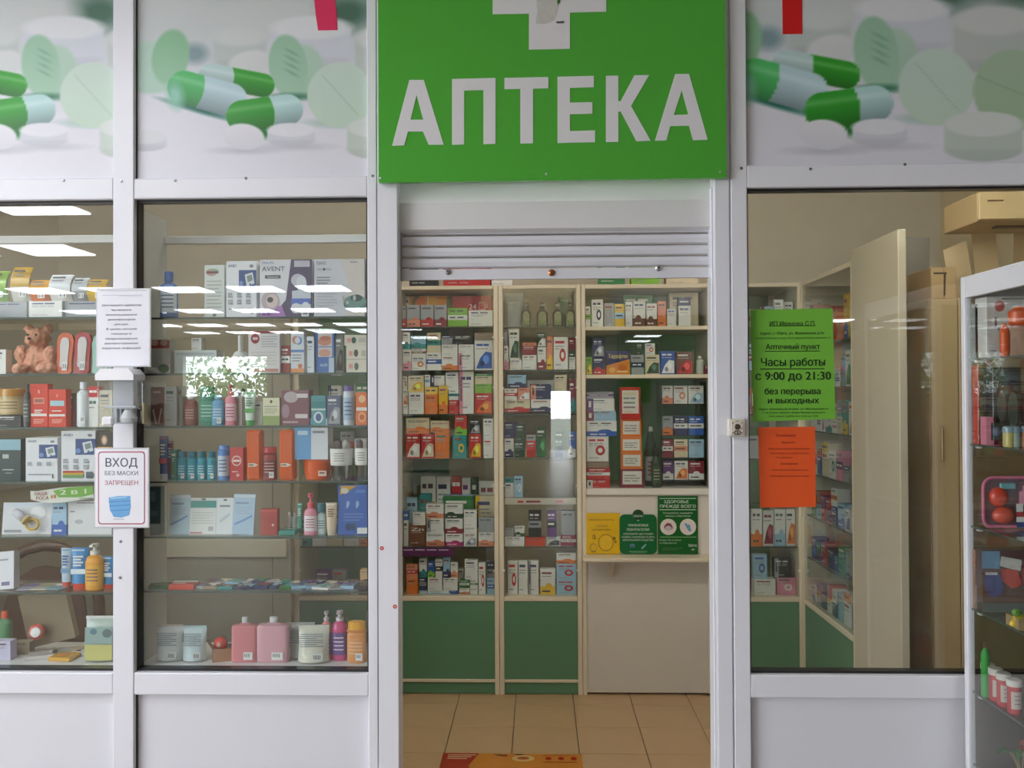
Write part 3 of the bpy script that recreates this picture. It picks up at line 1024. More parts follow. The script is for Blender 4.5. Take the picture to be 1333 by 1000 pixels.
def carton_plain(label, px0, px1, yt, Y, z0, d, rz=0.0, col=(196, 166, 120), marks=(), tilt=0.0):
    x0, x1 = P(px0, yt, Y).x, P(px1, yt, Y).x
    w, h = x1 - x0, Z((px0 + px1) / 2, yt, Y) - z0
    t = thing('cardboard_box', label, 'box', ((x0 + x1) / 2, Y + d / 2, z0), rz)
    if tilt:
        t.rotation_euler = (0, tilt, rz)
    MB().bbox(-w / 2, w / 2, -d / 2, d / 2, 0, h, col, 'card', .002).build('body', t)
    b = MB()
    b.prims([('r', .47, 0, .53, 1, (176, 146, 100))] + list(marks), w, h, -d / 2)
    b.build('packing_tape', t)
    return t


carton_plain('brown carton with a dark strap mark lying on top of the beige locker', 1212, 1245, 348, yl + .02, zl, .22,
             marks=[('r', .1, .16, .62, .22, (80, 60, 40)), ('p', [(.5, .2), (.58, .2), (.55, .9), (.48, .9)], (70, 52, 36))])
for k, (a, b_, yt_, rot, nm) in enumerate(((1238, 1270, 318, -.12, 'narrow cardboard sheet leaning nearest the strapped carton'), (1272, 1304, 297, -.05, 'taller cardboard sheet with printed marks leaning above the toy case'),
                                      (1318, 1348, 290, .06, 'cardboard sheet leaning behind the toy case at the far side'))):
    Y = yl + .10 + .03 * k
    q0, q1 = P(a, 340, Y), P(b_, 340, Y)
    t = thing('cardboard_sheet', nm, 'cardboard', ((q0.x + q1.x) / 2, Y, zl), 0)
    t.rotation_euler = (-.06, rot, 0)
    w, h = q1.x - q0.x, Z(a, yt_, Y) - zl
    b = MB()
    b.poly([(-w / 2, 0), (w / 2, 0), (w / 2, h * 1.06), (-w / 2, h * .94)], 0, (222, 198, 156), 'card', .006)
    b.build('sheet', t)
    if k:
        b = MB()
        b.prims([('r', .5, .62, .62, .66, 'E'), ('e', .36, .74, .06, .05, 'E'), ('r', .24, .84, .5, .9, 'E')], w, h, 0)
        b.build('printed_marks', t)
ybx = 3.3
q = P(1274, 270, ybx)
zs0, zs1 = Z(1310, 287, ybx), Z(1310, 249, ybx)
t = thing('wall_cabinet', 'beige wall cabinet hanging high behind the window above the cardboard sheets', 'cabinet', ((q.x + SX1) / 2, ybx, zs0))
sw = (SX1 - q.x) / 2
MB().bbox(-sw, sw - .001, .012, .28, 0, zs1 - zs0, (206, 178, 130), 'paint', .003).build('body', t)
MB().bbox(-sw, 0, -.004, .0118, .004, zs1 - zs0 - .002, (222, 194, 142), 'paint', .003).build('door', t)
MB().bbox(.003, sw - .002, -.004, .0118, .004, zs1 - zs0 - .002, (222, 194, 142), 'paint', .003).build('door', t)
MB().bbox(-sw + .03, -sw + .09, -.008, -.004, (zs1 - zs0) * .66, (zs1 - zs0) * .7, (120, 92, 56), 'paint', .001).build('label_strip', t)
MB().bbox(-sw + .12, sw * .5, .1, .14, -.006, 0, (110, 92, 64), 'paint', .001).build('vent_slot', t)

# ================================================================== packages
FACE_TXT = {}


def is_dark(c):
    l = lin(c)
    return .3 * l[0] + .6 * l[1] + .1 * l[2] < .2


def style_prims(st, base, acc, rng, text=None):
    ink = (240, 238, 232) if is_dark(base) else rng.choice([(70, 72, 86), (96, 92, 96), (60, 74, 120), (150, 70, 70), (80, 110, 100)])
    ink2 = (205, 202, 198) if is_dark(base) else (160, 158, 162)
    ai = (245, 243, 238) if is_dark(acc) else (60, 60, 70)
    L = []

    def line(u0, u1, v, h, c, words=3):
        n = rng.randint(1, words)
        u = u0
        for k in range(n):
            e = u + (u1 - u0) / n * rng.uniform(.7, .92)
            L.append(('r', u, v, min(e, u1), v + h, c))
            u += (u1 - u0) / n
    tv = .12
    if st == 't':
        L.append(('r', 0, 0, 1, .27, acc))
        line(.1, .9, .1, .06, ai, 2)
        tv = .36
    elif st == 'b':
        L.append(('r', 0, .68, 1, 1, acc))
        L.append(('e', rng.uniform(.3, .7), .70, .24, .15, acc))
        line(.12, .7, .84, .06, ai, 2)
    elif st == 's':
        L.append(('r', 0, 0, .24, 1, acc))
        L.append(('r', .07, .2, .16, .7, ai))
    elif st == 'm':
        L.append(('r', 0, .38, 1, .64, acc))
        line(.1, .88, .47, .07, ai, 2)
    elif st == 'd':
        L.append(('e', .62, .56, .22, .2, acc))
        L.append(('e', .62, .56, .11, .10, base))
    elif st == 'p':
        L.append(('p', [(.08, .95), (.95, .95), (.95, .42), (.6, .38), (.3, .6)], acc))
        L.append(('e', .62, .64, .17, .15, tuple(min(255, k + 60) for k in PAL[acc]) if isinstance(acc, str) else acc))
        L.append(('e', .42, .78, .12, .1, tuple(int(k * .6) for k in PAL[acc]) if isinstance(acc, str) else acc))
    elif st == 'f':
        L.append(('r', .09, .1, .91, .82, (232, 228, 220)))
        line(.16, .84, .16, .08, acc, 1)
        for k in range(3):
            line(.16, .84, .32 + .14 * k, .05, (140, 140, 140))
        L.append(('r', .16, .74, .6, .79, acc))
        return L
    if text:
        L.append(('t', text, .5, tv + .14, .15, .82, ink, .012))
    else:
        line(.1, .86, tv, .075, acc if st in 'xdp' and not is_dark(base) and is_dark(acc) else ink, 2)
    line(.1, .8, tv + .15, .03, ink2, 3)
    if st in 'xsd':
        line(.1, .8, tv + .23, .025, ink2, 3)
        line(.1, .6, .84, .03, ink2, 2)
    return L


STN = dict(t='top band', b='base', s='side stripe', m='middle band', d='disc', p='picture', x='print', f='frame')
PLACED = []


class Row:
    def __init__(s, phrase, Y, z, group):
        s.phrase, s.Y, s.z, s.group, s.used, s.g = phrase, Y, z, group, {}, random.Random(phrase)
        s.pend = []
        s.lim = (-9, 9)


def carton(row, px0, px1, yt, yb, base, acc, st, text=None, dy=0.0, name='medicine_carton', d=None, prims=None, label=None, extra=None, rz=None):
    g = row.g
    Y = row.Y + dy + g.uniform(0, .012)
    z0 = row.z if yb is None else Z((px0 + px1) / 2, yb, Y)
    x0, x1 = P(px0, 520, Y).x, P(px1, 520, Y).x
    x0, x1 = max(x0, row.lim[0]), min(x1, row.lim[1])
    if x1 - x0 < .012:
        return None
    w, h = (x1 - x0) * .975, max(.012, Z((px0 + px1) / 2, yt, Y) - z0)
    if yb is not None:
        # rest exactly on whatever package lies directly below
        best = row.z
        for (a, b_, zt_, ya) in row.pend:
            if min(b_, x1) - max(a, x0) > .3 * min(x1 - x0, b_ - a) and zt_ < z0 + .03 and zt_ > best and abs(ya - Y) < .07:
                best = zt_
        h = max(.012, z0 + h - best - .001)
        z0 = best + .0006
    dd = d or min(.09, max(.03, w * .55))
    row.pend.append((x0, x1, z0 + h, Y))
    b = MB()
    b.box(-w / 2, w / 2, -dd / 2, dd / 2, 0, h, base)
    if st in 'tbms' and prims is None and st != 's':
        v0, v1 = {'t': (.73, 1), 'b': (0, .32), 'm': (.36, .62)}[st]
        for s in (-1, 1):
            x = s * (w / 2 + .0003)
            b.add([(x, -dd / 2, h * v0), (x, dd / 2, h * v0), (x, dd / 2, h * v1), (x, -dd / 2, h * v1)], [(0, 1, 2, 3) if s > 0 else (3, 2, 1, 0)], acc)
    L = style_prims(st, base, acc, g, text) if prims is None else prims
    big = label is not None
    loc = ((x0 + x1) / 2, Y + dd / 2, z0)
    rzv = g.uniform(-.03, .03) if rz is None else rz
    if big:
        o = thing(name, 'x', 'box', loc, rzv, row.group)
        b.build('carton_body', o)
        p = MB()
        p.prims(L, w, h, -dd / 2)
        p.build('front_print', o)
        if extra:
            p = MB()
            p.prims(extra, w, h, -dd / 2 - .002)
            p.build('price_tag', o)
        o['label'] = label
    else:
        b.prims(L, w, h, -dd / 2)
        o = b.build(name, None, loc)
        o.rotation_euler = (0, 0, rzv)
        tag(o, 'x', 'box', row.group)
        desc = '%s carton with %s %s' % (CN.get(base, 'white'), CN.get(acc, 'dark'), STN[st])
        if dy > .05:
            desc = desc.replace('carton', 'carton set back')
        row.used.setdefault(desc, []).append((x0, z0, o))
    return o


def finish(row):
    for desc, L in row.used.items():
        if len(L) == 1:
            L[0][2]['label'] = '%s, %s' % (desc, row.phrase)
        else:
            L.sort(key=lambda q: (q[0], q[1]))
            for i, q in enumerate(L):
                q[2]['label'] = '%s %s from left, %s' % (ORD[i], desc, row.phrase)


def rowspec(row, spec):
    ents = []
    for e in spec.strip().split(';'):
        k = e.split()
        if not k:
            continue
        dy = 0.0
        while k[0] == '^':
            dy += .11
            k = k[1:]
        x0, x1, yt = float(k[0]), float(k[1]), float(k[2])
        yb = None if k[3] == '.' else float(k[3])
        ents.append((x0, x1, yt, yb, k[4], k[5], k[6], k[7].replace('_', ' ') if len(k) > 7 else None, dy))
    ents.sort(key=lambda q: -(q[3] or 9999))
    for x0, x1, yt, yb, b_, a, s_, t_, dy in ents:
        carton(row, x0, x1, yt, yb, b_, a, s_, t_, dy)
    finish(row)


CY = DC + .045
def crow(cab, shname, py, px, spec, grp):
    r = Row("%s's %s shelf" % (cab, shname), CY, shelf_z(py, px) + .0005 if py < 770 else ZB1 + .0005, grp)
    r.lim = LIM[cab]
    if spec:
        rowspec(r, spec)
    return r


g1 = 'medicine cartons in the first cabinet'
R11 = crow('first cabinet', 'top', 425, 582, "^ 519 533 386 . C O x; 521 529 398 . S R b; 530 547 397 . S A b; 548 565 397 . S R b; 566 582 397 . S M b; 583 609 401 . L W m; 610 642 404 . W N x", g1)
carton(R11, 533, 588, 385, None, (232, 150, 60), 'O', 'x', dy=.11, prims=[('e', .18, .2, .12, .2, (120, 110, 60)), ('e', .3, .3, .17, .26, (240, 120, 40)), ('e', .56, .3, .17, .26, (242, 170, 60)), ('e', .83, .28, .17, .26, (240, 150, 50)), ('r', .44, 0, .46, .6, (246, 226, 190)), ('e', .96, .2, .06, .2, (90, 110, 50))], label="wide fruit tea carton with orange slices set back on the first cabinet's top shelf")
carton(R11, 589, 641, 385, None, (196, 38, 34), 'R', 'x', dy=.11, prims=[('t', '24', .52, .42, .17, .2, (240, 220, 214), .02), ('r', .68, .2, .84, .22, (236, 214, 208)), ('r', .68, .2, .695, .44, (236, 214, 208)), ('r', .825, .2, .84, .44, (236, 214, 208)), ('r', .68, .42, .84, .44, (236, 214, 208)), ('r', .84, .26, .9, .28, (236, 214, 208)), ('r', .885, .26, .9, .38, (236, 214, 208)), ('r', .84, .36, .9, .38, (236, 214, 208)), ('r', .06, .3, .1, .5, (120, 30, 30))], label="wide red carton with number and cup outline set back on the first cabinet's top shelf")
crow('first cabinet', 'second', 482, 582, "521 536 455 . W P b; 536 555 464 . W O d; 555 575 459 . W B m; 575 596 463 . W O b; 597 617 460 . W P s; 618 643 443 . W B p; 521 534 433 455 W T b; 535 555 437 453 U T b; 536 555 453.5 464 W E m; 556 574 433 459 C T m; 575 589 437 448 S N t; 590 617 437 448 K S x; 575 596 448.5 463 W K x БАК-СЕТ; 597 617 448.5 460 W K x БАК-СЕТ; 618 642 433 443 H E x", g1)
crow('first cabinet', 'third', 539, 582, "521 531 528 . W S x; 521 531 507 528 W A p; 521 530 490 507 W M d; 532 552 511 . W N x; 531 552 489 511 C Y p; 553 570 504 . O Y t; 571 583 502 . Y O b; 553 560 488 504 W U m; 561 579 489 504 W N s; 584 597 521 . R O x; 584 597 507 521 W T m; 580 597 485 507 W N x; 598 617 484 . W P s; 618 641 512 . R O p; 618 641 500 512 L G x; 618 641 486 500 C G t", g1)
crow('first cabinet', 'fourth', 597, 582, "521 527 562 . V W x; 521 527 541 562 M S x; 528 547 565 . R W p; 548 565 565 . R C p; 566 585 563 . O Y x; 528 559 544 565 C O b femibion; 560 585 548 563 C O b femibion; 589 607 567 . T Y d; 592 608 541 567 R L b; 611 626 565 . R Y p; 611 625 546 565 K S p; 629 642 571 . W R x; 629 642 545 571 W S x", g1)
crow('first cabinet', 'fifth', 712, 582, "521 531 665 . W B t; 532 553 684 . E O x Zn; 537 553 667 684 W U x; 554 578 693 . W A b Витрокс; 555 577 675 693 W S s; 554 577 656 675 W A b; 579 602 695 . W Q b; 579 602 675 695 W M b; 579 602 656 675 W F b; 603 620 694 . W S p; 603 620 687 694 W S x; 603 620 664 687 W C x; 622 644 693 . W A b; 622 644 674 693 S W x; ^ 521 543 648 . U T x; ^ 545 561 643 . T E p; ^ 576 617 646 . U G t; ^ 618 645 646 . C Y s; ^ ^ 547 567 620 . W Y p; ^ ^ 568 586 621 . W N x; ^ ^ 587 600 620 . N R t; ^ ^ 601 612 622 . W V x; ^ ^ 613 622 622 . F G x; ^ ^ 623 645 626 . W H x", g1)
crow('first cabinet', 'bottom', 778, 582, "521 527 751 . W K x; 521 527 727 751 W G b; 528 543 754 . O Y x; 528 543 735 754 A R m; 545 555 769 . U W m; 545 554 752 769 N S m; 556 584 769 . W U b; 585 595 769 . B U x; 556 575 752 769 W U x; 576 595 752 769 W S x; 545 555 727 752 W T b; 556 565 731 752 B L b; 566 575 728 752 W K m; 576 585 726 752 U N b; 586 595 732 752 W A b; 597 610 766 . W A b; 611 621 766 . W H x; 597 610 755 766 G W m; 611 621 755 766 W G m; ^ 592 603 740 . W E b; 604 621 729 755 W S x; 622 631 733 . W R d; 633 645 753 . U B m; ^ 633 643 731 . S N t", g1)
g2 = 'medicine cartons in the middle cabinet'
R21 = crow('middle cabinet', 'top', 425, 703, "", g2)
crow('middle cabinet', 'second', 481, 703, "654 662 450 . W P b; 654 661 428 450 S W x; 664 679 468 . W V x; 663 676 428 468 W F p; 680 699 462 . W S x; 680 699 446 462 M A t; 700 711 452 . W M b; 699 711 433 452 F W p; 712 720 438 . A Y b; 721 740 439 . W R d; 741 751 465 . W H x; 741 751 440 465 M F b", g2)
crow('middle cabinet', 'third', 537, 703, "654 690 521 . C R b; 655 673 506 521 W R m; 674 690 505 521 A W p; 661 685 488 506 U N b; 691 719 520 . W N b; 691 718 501 520 N A s; ^ 686 724 495 . W P x; 725 739 510 . W P x; 722 738 488 510 C K x; 741 750 494 . M T b", g2)
crow('middle cabinet', 'fourth', 596, 703, "654 668 571 . W N b; 654 671 550 571 N F x; 669 683 575 . F W x; 672 683 552 575 F G x; 685 697 566 . R S t; 698 711 556 . F G p; 722 733 562 . N K t; 740 751 562 . B W b", g2)
crow('middle cabinet', 'fifth', 648, 703, "655 668 622 . W T t; 669 680 620 . U W d", g2)
crow('middle cabinet', 'sixth', 712, 703, "654 682 699 . W S x; 683 709 700 . J E x; 710 728 699 . W K p; 729 751 697 . M W m; 654 668 687 699 S C x; 669 682 685 699 W F b; 687 704 665 700 K S m; 711 724 665 699 V K m; 730 748 665 697 S K x", g2)
crow('middle cabinet', 'bottom', 778, 703, "660 673 730 . W R d; 674 686 730 . W S x; 687 700 730 . W S s; 702 722 741 . W Y b; 723 752 755 . U R d; 723 752 734 755 U R d; 723 752 720 734 W O b", g2)
g3 = 'packages in the hatch cabinet'
def hrow(shname, z, spec):
    r = Row("hatch cabinet's %s shelf" % shname, DC + .03, z + .0005, g3)
    r.lim = (hcx + hl + .004, hcx + hr - .004)
    rowspec(r, spec)
    return r
hrow('top', hz(424.5), "759 769 399 . W L m; 771 786 390 . W N d; 787 800 395 . S U x; 801 814 396 . Y U m; 815 824 393 . W S x; 825 841 392 . W E b; 842 856 395 . W E b; 857 868 392 . A O b; 869 881 402 . W B x; 884 900 388 . W N t; ^ 872 910 381 . C W x; ^ 812 852 384 . G W x")
hrow('middle', hz(487.5), "759 771 465 . L Y p; 772 788 465 . N R b; 772 787 441 465 N S p; 822 839 462 . S N m; 840 859 462 . C F p; 829 837 447 462 F K x; 840 853 447 462 W O d; 860 879 457 . B W p; 880 903 458 . E R p; 918 924 476 . M W x")
HMID = Row("hatch cabinet's middle shelf", DC + .03, hz(487.5) + .0005, g3)
HMID.lim = (hcx + hl + .004, hcx + hr - .004)
carton(HMID, 789, 820.5, 457, None, (232, 140, 50), 'N', 't', prims=[('p', [(0, 0), (1, 0), (1, .34), (0, .62)], (40, 48, 110)), ('t', 'Терафлю', .5, .3, .17, .84, (240, 214, 120), .012), ('e', .25, .8, .14, .12, (240, 190, 90)), ('e', .7, .72, .18, .15, (226, 110, 40)), ('r', .45, .84, .9, .9, (250, 226, 180))], label='wide orange carton with slanted navy top and yellow writing in the hatch cabinet')
HR = hrow('lowest', hz(636), "759 794 625 . R W s; 759 794 609 625 R W m; 759 793 601 609 H E x; 759 792 568 601 W R d; 759 803 548 567 W B b; 759 802 535 548 U M s; 759 800 519 535 W V s; 759 799 510 519 S V m; 807 838 611 . M W f; 808 836 590 611 O W f; 808 835 570 590 O W f; 808 835 546 570 O W f; 807 834 504 546 R C f")
# rack of small packs standing in the hatch
rX0, rX1 = P(860, 570, DC + .1).x, P(919, 570, DC + .1).x
rk = thing('display_rack', 'clear stepped display rack of small packs standing on the hatch sill', 'rack', ((rX0 + rX1) / 2, DC + .1, hz(636) + .0008))
rwd = (rX1 - rX0) / 2
rz0 = hz(636)
for s in (-1, 1):
    MB().box(min(s * rwd, s * (rwd - .004)), max(s * rwd, s * (rwd - .004)), -.02, .16, 0, Z(890, 497, DC + .1) - rz0, (205, 215, 210), 'clear').build('side_panel', rk)
for k, (py, yt, cols) in enumerate(((625, 600, (('V', 'W', 'b'), ('W', 'O', 'p'), ('M', 'W', 'b'))), (596, 572, (('M', 'W', 'm'), ('C', 'A', 'm'), ('U', 'W', 'x'))),
                                   (567, 542, (('S', 'O', 'b'), ('N', 'W', 'm'), ('B', 'W', 'm'))), (526, 502, (('W', 'A', 'b'), ('W', 'A', 'd'), ('W', 'U', 'p'))))):
    Yk = DC + .1
    z = Z(890, py, Yk)
    MB().bbox(-rwd + .0045, rwd - .0045, -.015, .14, z - rz0 - .004, z - rz0, (60, 62, 66), 'plastic', .001).build('shelf', rk)
    r = Row('display rack, %s tier' % ('lowest', 'second', 'third', 'uppermost')[k], Yk - .005, z + .0016, g3)
    for (a, b_), c in zip(((862, 876), (877, 895), (896, 916)), cols):
        carton(r, a, b_, yt, None, c[0], c[1], c[2], d=.05)
    finish(r)
g4 = 'packages in the corner cabinet'
crow('corner cabinet', 'fifth', 712, 1010, "977 991 663 . W O b; 992 1006 665 . W M p; 1007 1021 663 . W U b; 1022 1036 663 . W O p", g4)
crow('corner cabinet', 'bottom', 778, 1010, "^ 977 998 752 . P W p; 980 1008 754 . W P x; 1009 1039 752 . P W d; 979 997 722 753 U B d; 1006 1029 727 752 K S s", g4)
rr_ = random.Random(12)
for nm, py, hmax in (('top', 425, 36), ('second', 482, 44), ('third', 539, 44), ('fourth', 597, 44)):
    s_ = ''
    x = 960
    while x < 1034:
        w = rr_.randint(9, 17)
        s_ += '%d %d %d . %s %s %s;' % (x, min(x + w, 1038), py - rr_.randint(18, hmax), rr_.choice('WWWCSUO'), rr_.choice('RBGONTM'), rr_.choice('tbmspdx'))
        x += w + 1
    crow('corner cabinet', nm, py, 1010, s_, g4)
g0 = 'packages in the cabinet behind the wide window'
for nm, py, hmax in (('third', 539, 42), ('fourth', 597, 40), ('fifth', 712, 50), ('bottom', 778, 45)):
    s_ = ''
    x = 388
    while x < 500:
        w = rr_.randint(12, 22)
        s_ += '%d %d %d . %s %s %s;' % (x, min(x + w, 508), py - rr_.randint(18, hmax), rr_.choice('WWSCUVMG'), rr_.choice('RBGONTM'), rr_.choice('tbmspdx'))
        x += w + 1
    crow("far-left cabinet", nm, py, 450, s_, g0)
# boxes on top of the cabinets, half hidden by the shutter
r = Row('on top of the cabinets', DC + .03, ZTOP + .001, 'packages on top of the cabinets')
rowspec(r, "533 570 340 . K W x; 577 640 342 . R O x; 640 668 352 . W C x; 780 815 335 . G W x; 822 860 338 . L G x; 868 910 350 . C W x")

# side cabinet packages face into the room (towards -X)
sr = random.Random(8)
SN = ('bottom', 'second', 'third', 'fourth', 'fifth', 'sixth', 'top')
for k, z in enumerate(SSZ):
    y = YS1 - .05
    n = 0
    used = {}
    warm = k == 6
    while y > YS0 + .125:
        w = sr.uniform(.05, .095)
        stack = sr.random() < .35 and k < 6
        h0 = sr.uniform(.07, .17 if k < 6 else .22)
        zz_ = z + .0006
        for lev in range(2 if stack else 1):
            h = h0 * (.55 if stack else 1)
            base = sr.choice('ORYOA' if warm else ('WWWWCSUPTB' if k > 2 else 'WSUNVGRWWB'))
            acc = sr.choice([c for c in 'RBGONTMVPLY' if c != base])
            st = sr.choice('tbmspdx')
            b = MB()
            d = sr.uniform(.05, .09)
            b.box(-w / 2 + .002, w / 2 - .002, -d / 2, d / 2, 0, h, base)
            b.prims(style_prims(st, base, acc, sr), w - .004, h, -d / 2)
            o = b.build('medicine_carton', None, (XS + .035 + d / 2, y - w / 2, zz_))
            o.rotation_euler = (0, 0, -math.pi / 2 + sr.uniform(-.06, .06))
            tag(o, 'x', 'box', 'medicine cartons in the side cabinet')
            used.setdefault('%s carton with %s %s' % (CN[base], CN[acc], STN[st]), []).append(o)
            zz_ += h + .0006
        y -= w + sr.uniform(.003, .012)
    for desc, L in used.items():
        for i, o in enumerate(L):
            o['label'] = ("%s, side cabinet's %s shelf" % (desc, SN[k])) if len(L) == 1 else ("%s %s from the corner, side cabinet's %s shelf" % (ORD[i], desc, SN[k]))

# ================================================================== shaped goods
def geo(row, px0, px1, yt, yb=None, dy=0.0):
    Y = row.Y + dy
    z0 = row.z if yb is None else Z((px0 + px1) / 2, yb, Y)
    x0, x1 = max(P(px0, 520, Y).x, row.lim[0]), min(P(px1, 520, Y).x, row.lim[1])
    return (x0 + x1) / 2, Y, z0, x1 - x0, Z((px0 + px1) / 2, yt, Y) - z0


def put(row, name, label, cat, cx, Y, z0, d, rz=None):
    return thing(name, label, cat, (cx, Y + d / 2, z0), row.g.uniform(-.05, .05) if rz is None else rz, row.group)


def label_patch(t, w, z0, z1, r, sy, col, ink=None, lines=3, pw=1.0, frac=.8):
    "curved paper label on the front half of a round body"
    b = MB()
    n = 9
    pts = []
    for z in (z0, z1):
        for i in range(n):
            a = math.pi + math.pi * (.5 - frac / 2) + math.pi * frac * i / (n - 1)
            c, s = math.cos(a), math.sin(a)
            pts.append((r * math.copysign(abs(c) ** pw, c), sy * r * math.copysign(abs(s) ** pw, s) - .0006, z))
    b.add(pts, [(i, i + 1, n + i + 1, n + i) for i in range(n - 1)], col, 'card', smooth=True)
    if ink:
        hh = z1 - z0
        for k in range(lines):
            zz_ = z1 - hh * (.2 + .7 * k / lines)
            q = []
            for z in (zz_ - hh * .05, zz_):
                for i in range(2, n - 2):
                    a = math.pi + math.pi * (.5 - frac / 2) + math.pi * frac * i / (n - 1)
                    c, s = math.cos(a), math.sin(a)
                    q.append((r * math.copysign(abs(c) ** pw, c) * 1.005, sy * r * math.copysign(abs(s) ** pw, s) * 1.005 - .0012, z))
            m = n - 4
            b.add(q, [(i, i + 1, m + i + 1, m + i) for i in range(m - 1)], ink, 'card', smooth=True)
    return b.build('label', t)


def bottle(row, px0, px1, yt, col, cap, label, yb=None, dy=0.0, lab=None, ink=(90, 90, 100), flat=.55, pw=.75, neck=.32, capf=.16, capr=.45, mat='plastic', name='bottle', cat='bottle', tag_=None, shoulder=.1, liquid=None):
    cx, Y, z0, w, h = geo(row, px0, px1, yt, yb, dy)
    r = w / 2
    t = put(row, name, label, cat, cx, Y, z0, w * flat)
    hb = h * (1 - capf)
    hs = hb * (1 - shoulder)
    b = MB()
    b.lathe([(r * .9, 0), (r, h * .025), (r, hs - h * .03), (r * .93, hs), (r * (neck + .25), hb - h * .03), (r * neck, hb)], col=col, mat=mat, sy=flat, pw=pw, n=20)
    b.build('body', t)
    if liquid:
        b = MB()
        b.lathe([(r * .86, h * .01), (r * .95, h * .03), (r * .95, hs * .92)], col=liquid, mat='plastic', sy=flat * .95, pw=pw, n=20)
        b.build('liquid', t)
    b = MB()
    cr = r * capr
    b.lathe([(cr, hb + .0005), (cr, h * .985), (cr * .85, h)], col=cap, mat='plastic', n=14, sy=min(1, flat * 1.3))
    b.build('cap', t)
    if lab:
        label_patch(t, w, hs * .16, hs * .84, r, flat, lab, ink, 4, pw)
    if tag_:
        b = MB()
        b.prims([('r', .5, .76, .85, .93, (238, 238, 236))] + [('r', .54 + .05 * k, .79, .56 + .05 * k, .87, 'K') for k in range(5)], w, h, -r * flat - .002)
        b.build('price_tag', t)
    return t


def pump(row, px0, px1, yt, col, head, label, yb=None, dy=0.0, lab=None, ink=(120, 90, 100), flat=.7, capf=.34, trigger=False, mat='plastic'):
    cx, Y, z0, w, h = geo(row, px0, px1, yt, yb, dy)
    r = w / 2
    t = put(row, 'pump_bottle' if not trigger else 'spray_bottle', label, 'bottle', cx, Y, z0, w * flat)
    hb = h * (1 - capf)
    b = MB()
    b.lathe([(r * .9, 0), (r, h * .02), (r, hb * .8), (r * .85, hb * .92), (r * .42, hb)], col=col, mat=mat, sy=flat, pw=.85, n=18)
    b.build('body', t)
    b = MB()
    b.lathe([(r * .5, hb + .0005), (r * .5, hb + h * capf * .35), (r * .22, hb + h * capf * .4), (r * .2, hb + h * capf * .7), (r * .42, hb + h * capf * .72), (r * .42, h)], col=head, mat='plastic', n=14)
    z = hb + h * capf * .82
    b.bbox(-r * .22, r * .22, -r * .95, -r * .3, z - h * .015, h - .001, head, 'plastic', .002)
    b.build('pump_head', t)
    if lab:
        label_patch(t, w, hb * .15, hb * .72, r, flat, lab, ink, 4, .85)
    return t


def tube(row, px0, px1, yt, col, cap, label, yb=None, dy=0.0, band=None, ink='W'):
    "squeeze tube standing on its cap, flat crimp on top"
    cx, Y, z0, w, h = geo(row, px0, px1, yt, yb, dy)
    r = w / 2
    t = put(row, 'squeeze_tube', label, 'tube', cx, Y, z0, w * .5)
    b = MB()
    hc_ = h * .15
    n = 16
    rings = []
    for f in (0, .03, .4, .75, .93, 1.0):
        k = 1 - f
        z = hc_ + (h - hc_) * f
        rings.append([(r * (.84 + .16 * f) * math.cos(2 * math.pi * i / n), r * max(.03, .5 * k ** .7) * math.sin(2 * math.pi * i / n), z) for i in range(n)])
    pts = [p for q in rings for p in q]
    b.add(pts, [(k * n + i, k * n + (i + 1) % n, k * n + n + (i + 1) % n, k * n + n + i) for k in range(len(rings) - 1) for i in range(n)], col, 'plastic', smooth=True)
    b.build('body', t)
    b = MB()
    b.lathe([(r * .74, 0), (r * .8, hc_ * .9), (r * .8, hc_)], col=cap, n=16, sy=.62)
    b.build('cap', t)
    b = MB()
    L = [('r', .12, .03, .88, .06, band or (240, 240, 240))]
    b.prims(L + [('r', .2, .18 + .07 * k, .8 - .12 * (k % 2), .22 + .07 * k, ink) for k in range(4)] + ([('r', .05, .5, .95, .62, band)] if band else []), w * .92, h, -r * .48)
    b.build('front_print', t)
    return t


def pouch(row, px0, px1, yt, col, label, yb=None, dy=0.0, top=None, win=None, name='stand_up_pouch', cat='pouch', d=None, ink=(130, 140, 150), mat='foil', prims=None, lean=-.06):
    cx, Y, z0, w, h = geo(row, px0, px1, yt, yb, dy)
    dd = d or min(.06, w * .5)
    t = put(row, name, label, cat, cx, Y, z0 + .0022, dd)
    t.rotation_euler = (lean, 0, t.rotation_euler.z)
    b = MB()
    b.pillow(w, h, dd, col, mat, wob=.0012, rng=row.g)
    b.build('bag', t)
    b = MB()
    L = prims if prims is not None else [('r', .12, .2 + .055 * k, .86 - .2 * (k % 3 == 2), .225 + .055 * k, ink) for k in range(7)] + [('r', .52, .74, .84, .93, (215, 218, 216))] + [('r', .55 + .05 * k, .78, .575 + .05 * k, .9, (60, 60, 60)) for k in range(5)]
    b.prims(L, w, h, -dd / 2 - .002)
    b.build('front_print', t)
    b = MB()
    b.box(-w / 2, w / 2, -.002, .002, h * .94, h, top or col, mat)
    b.build('top_seal', t)
    return t


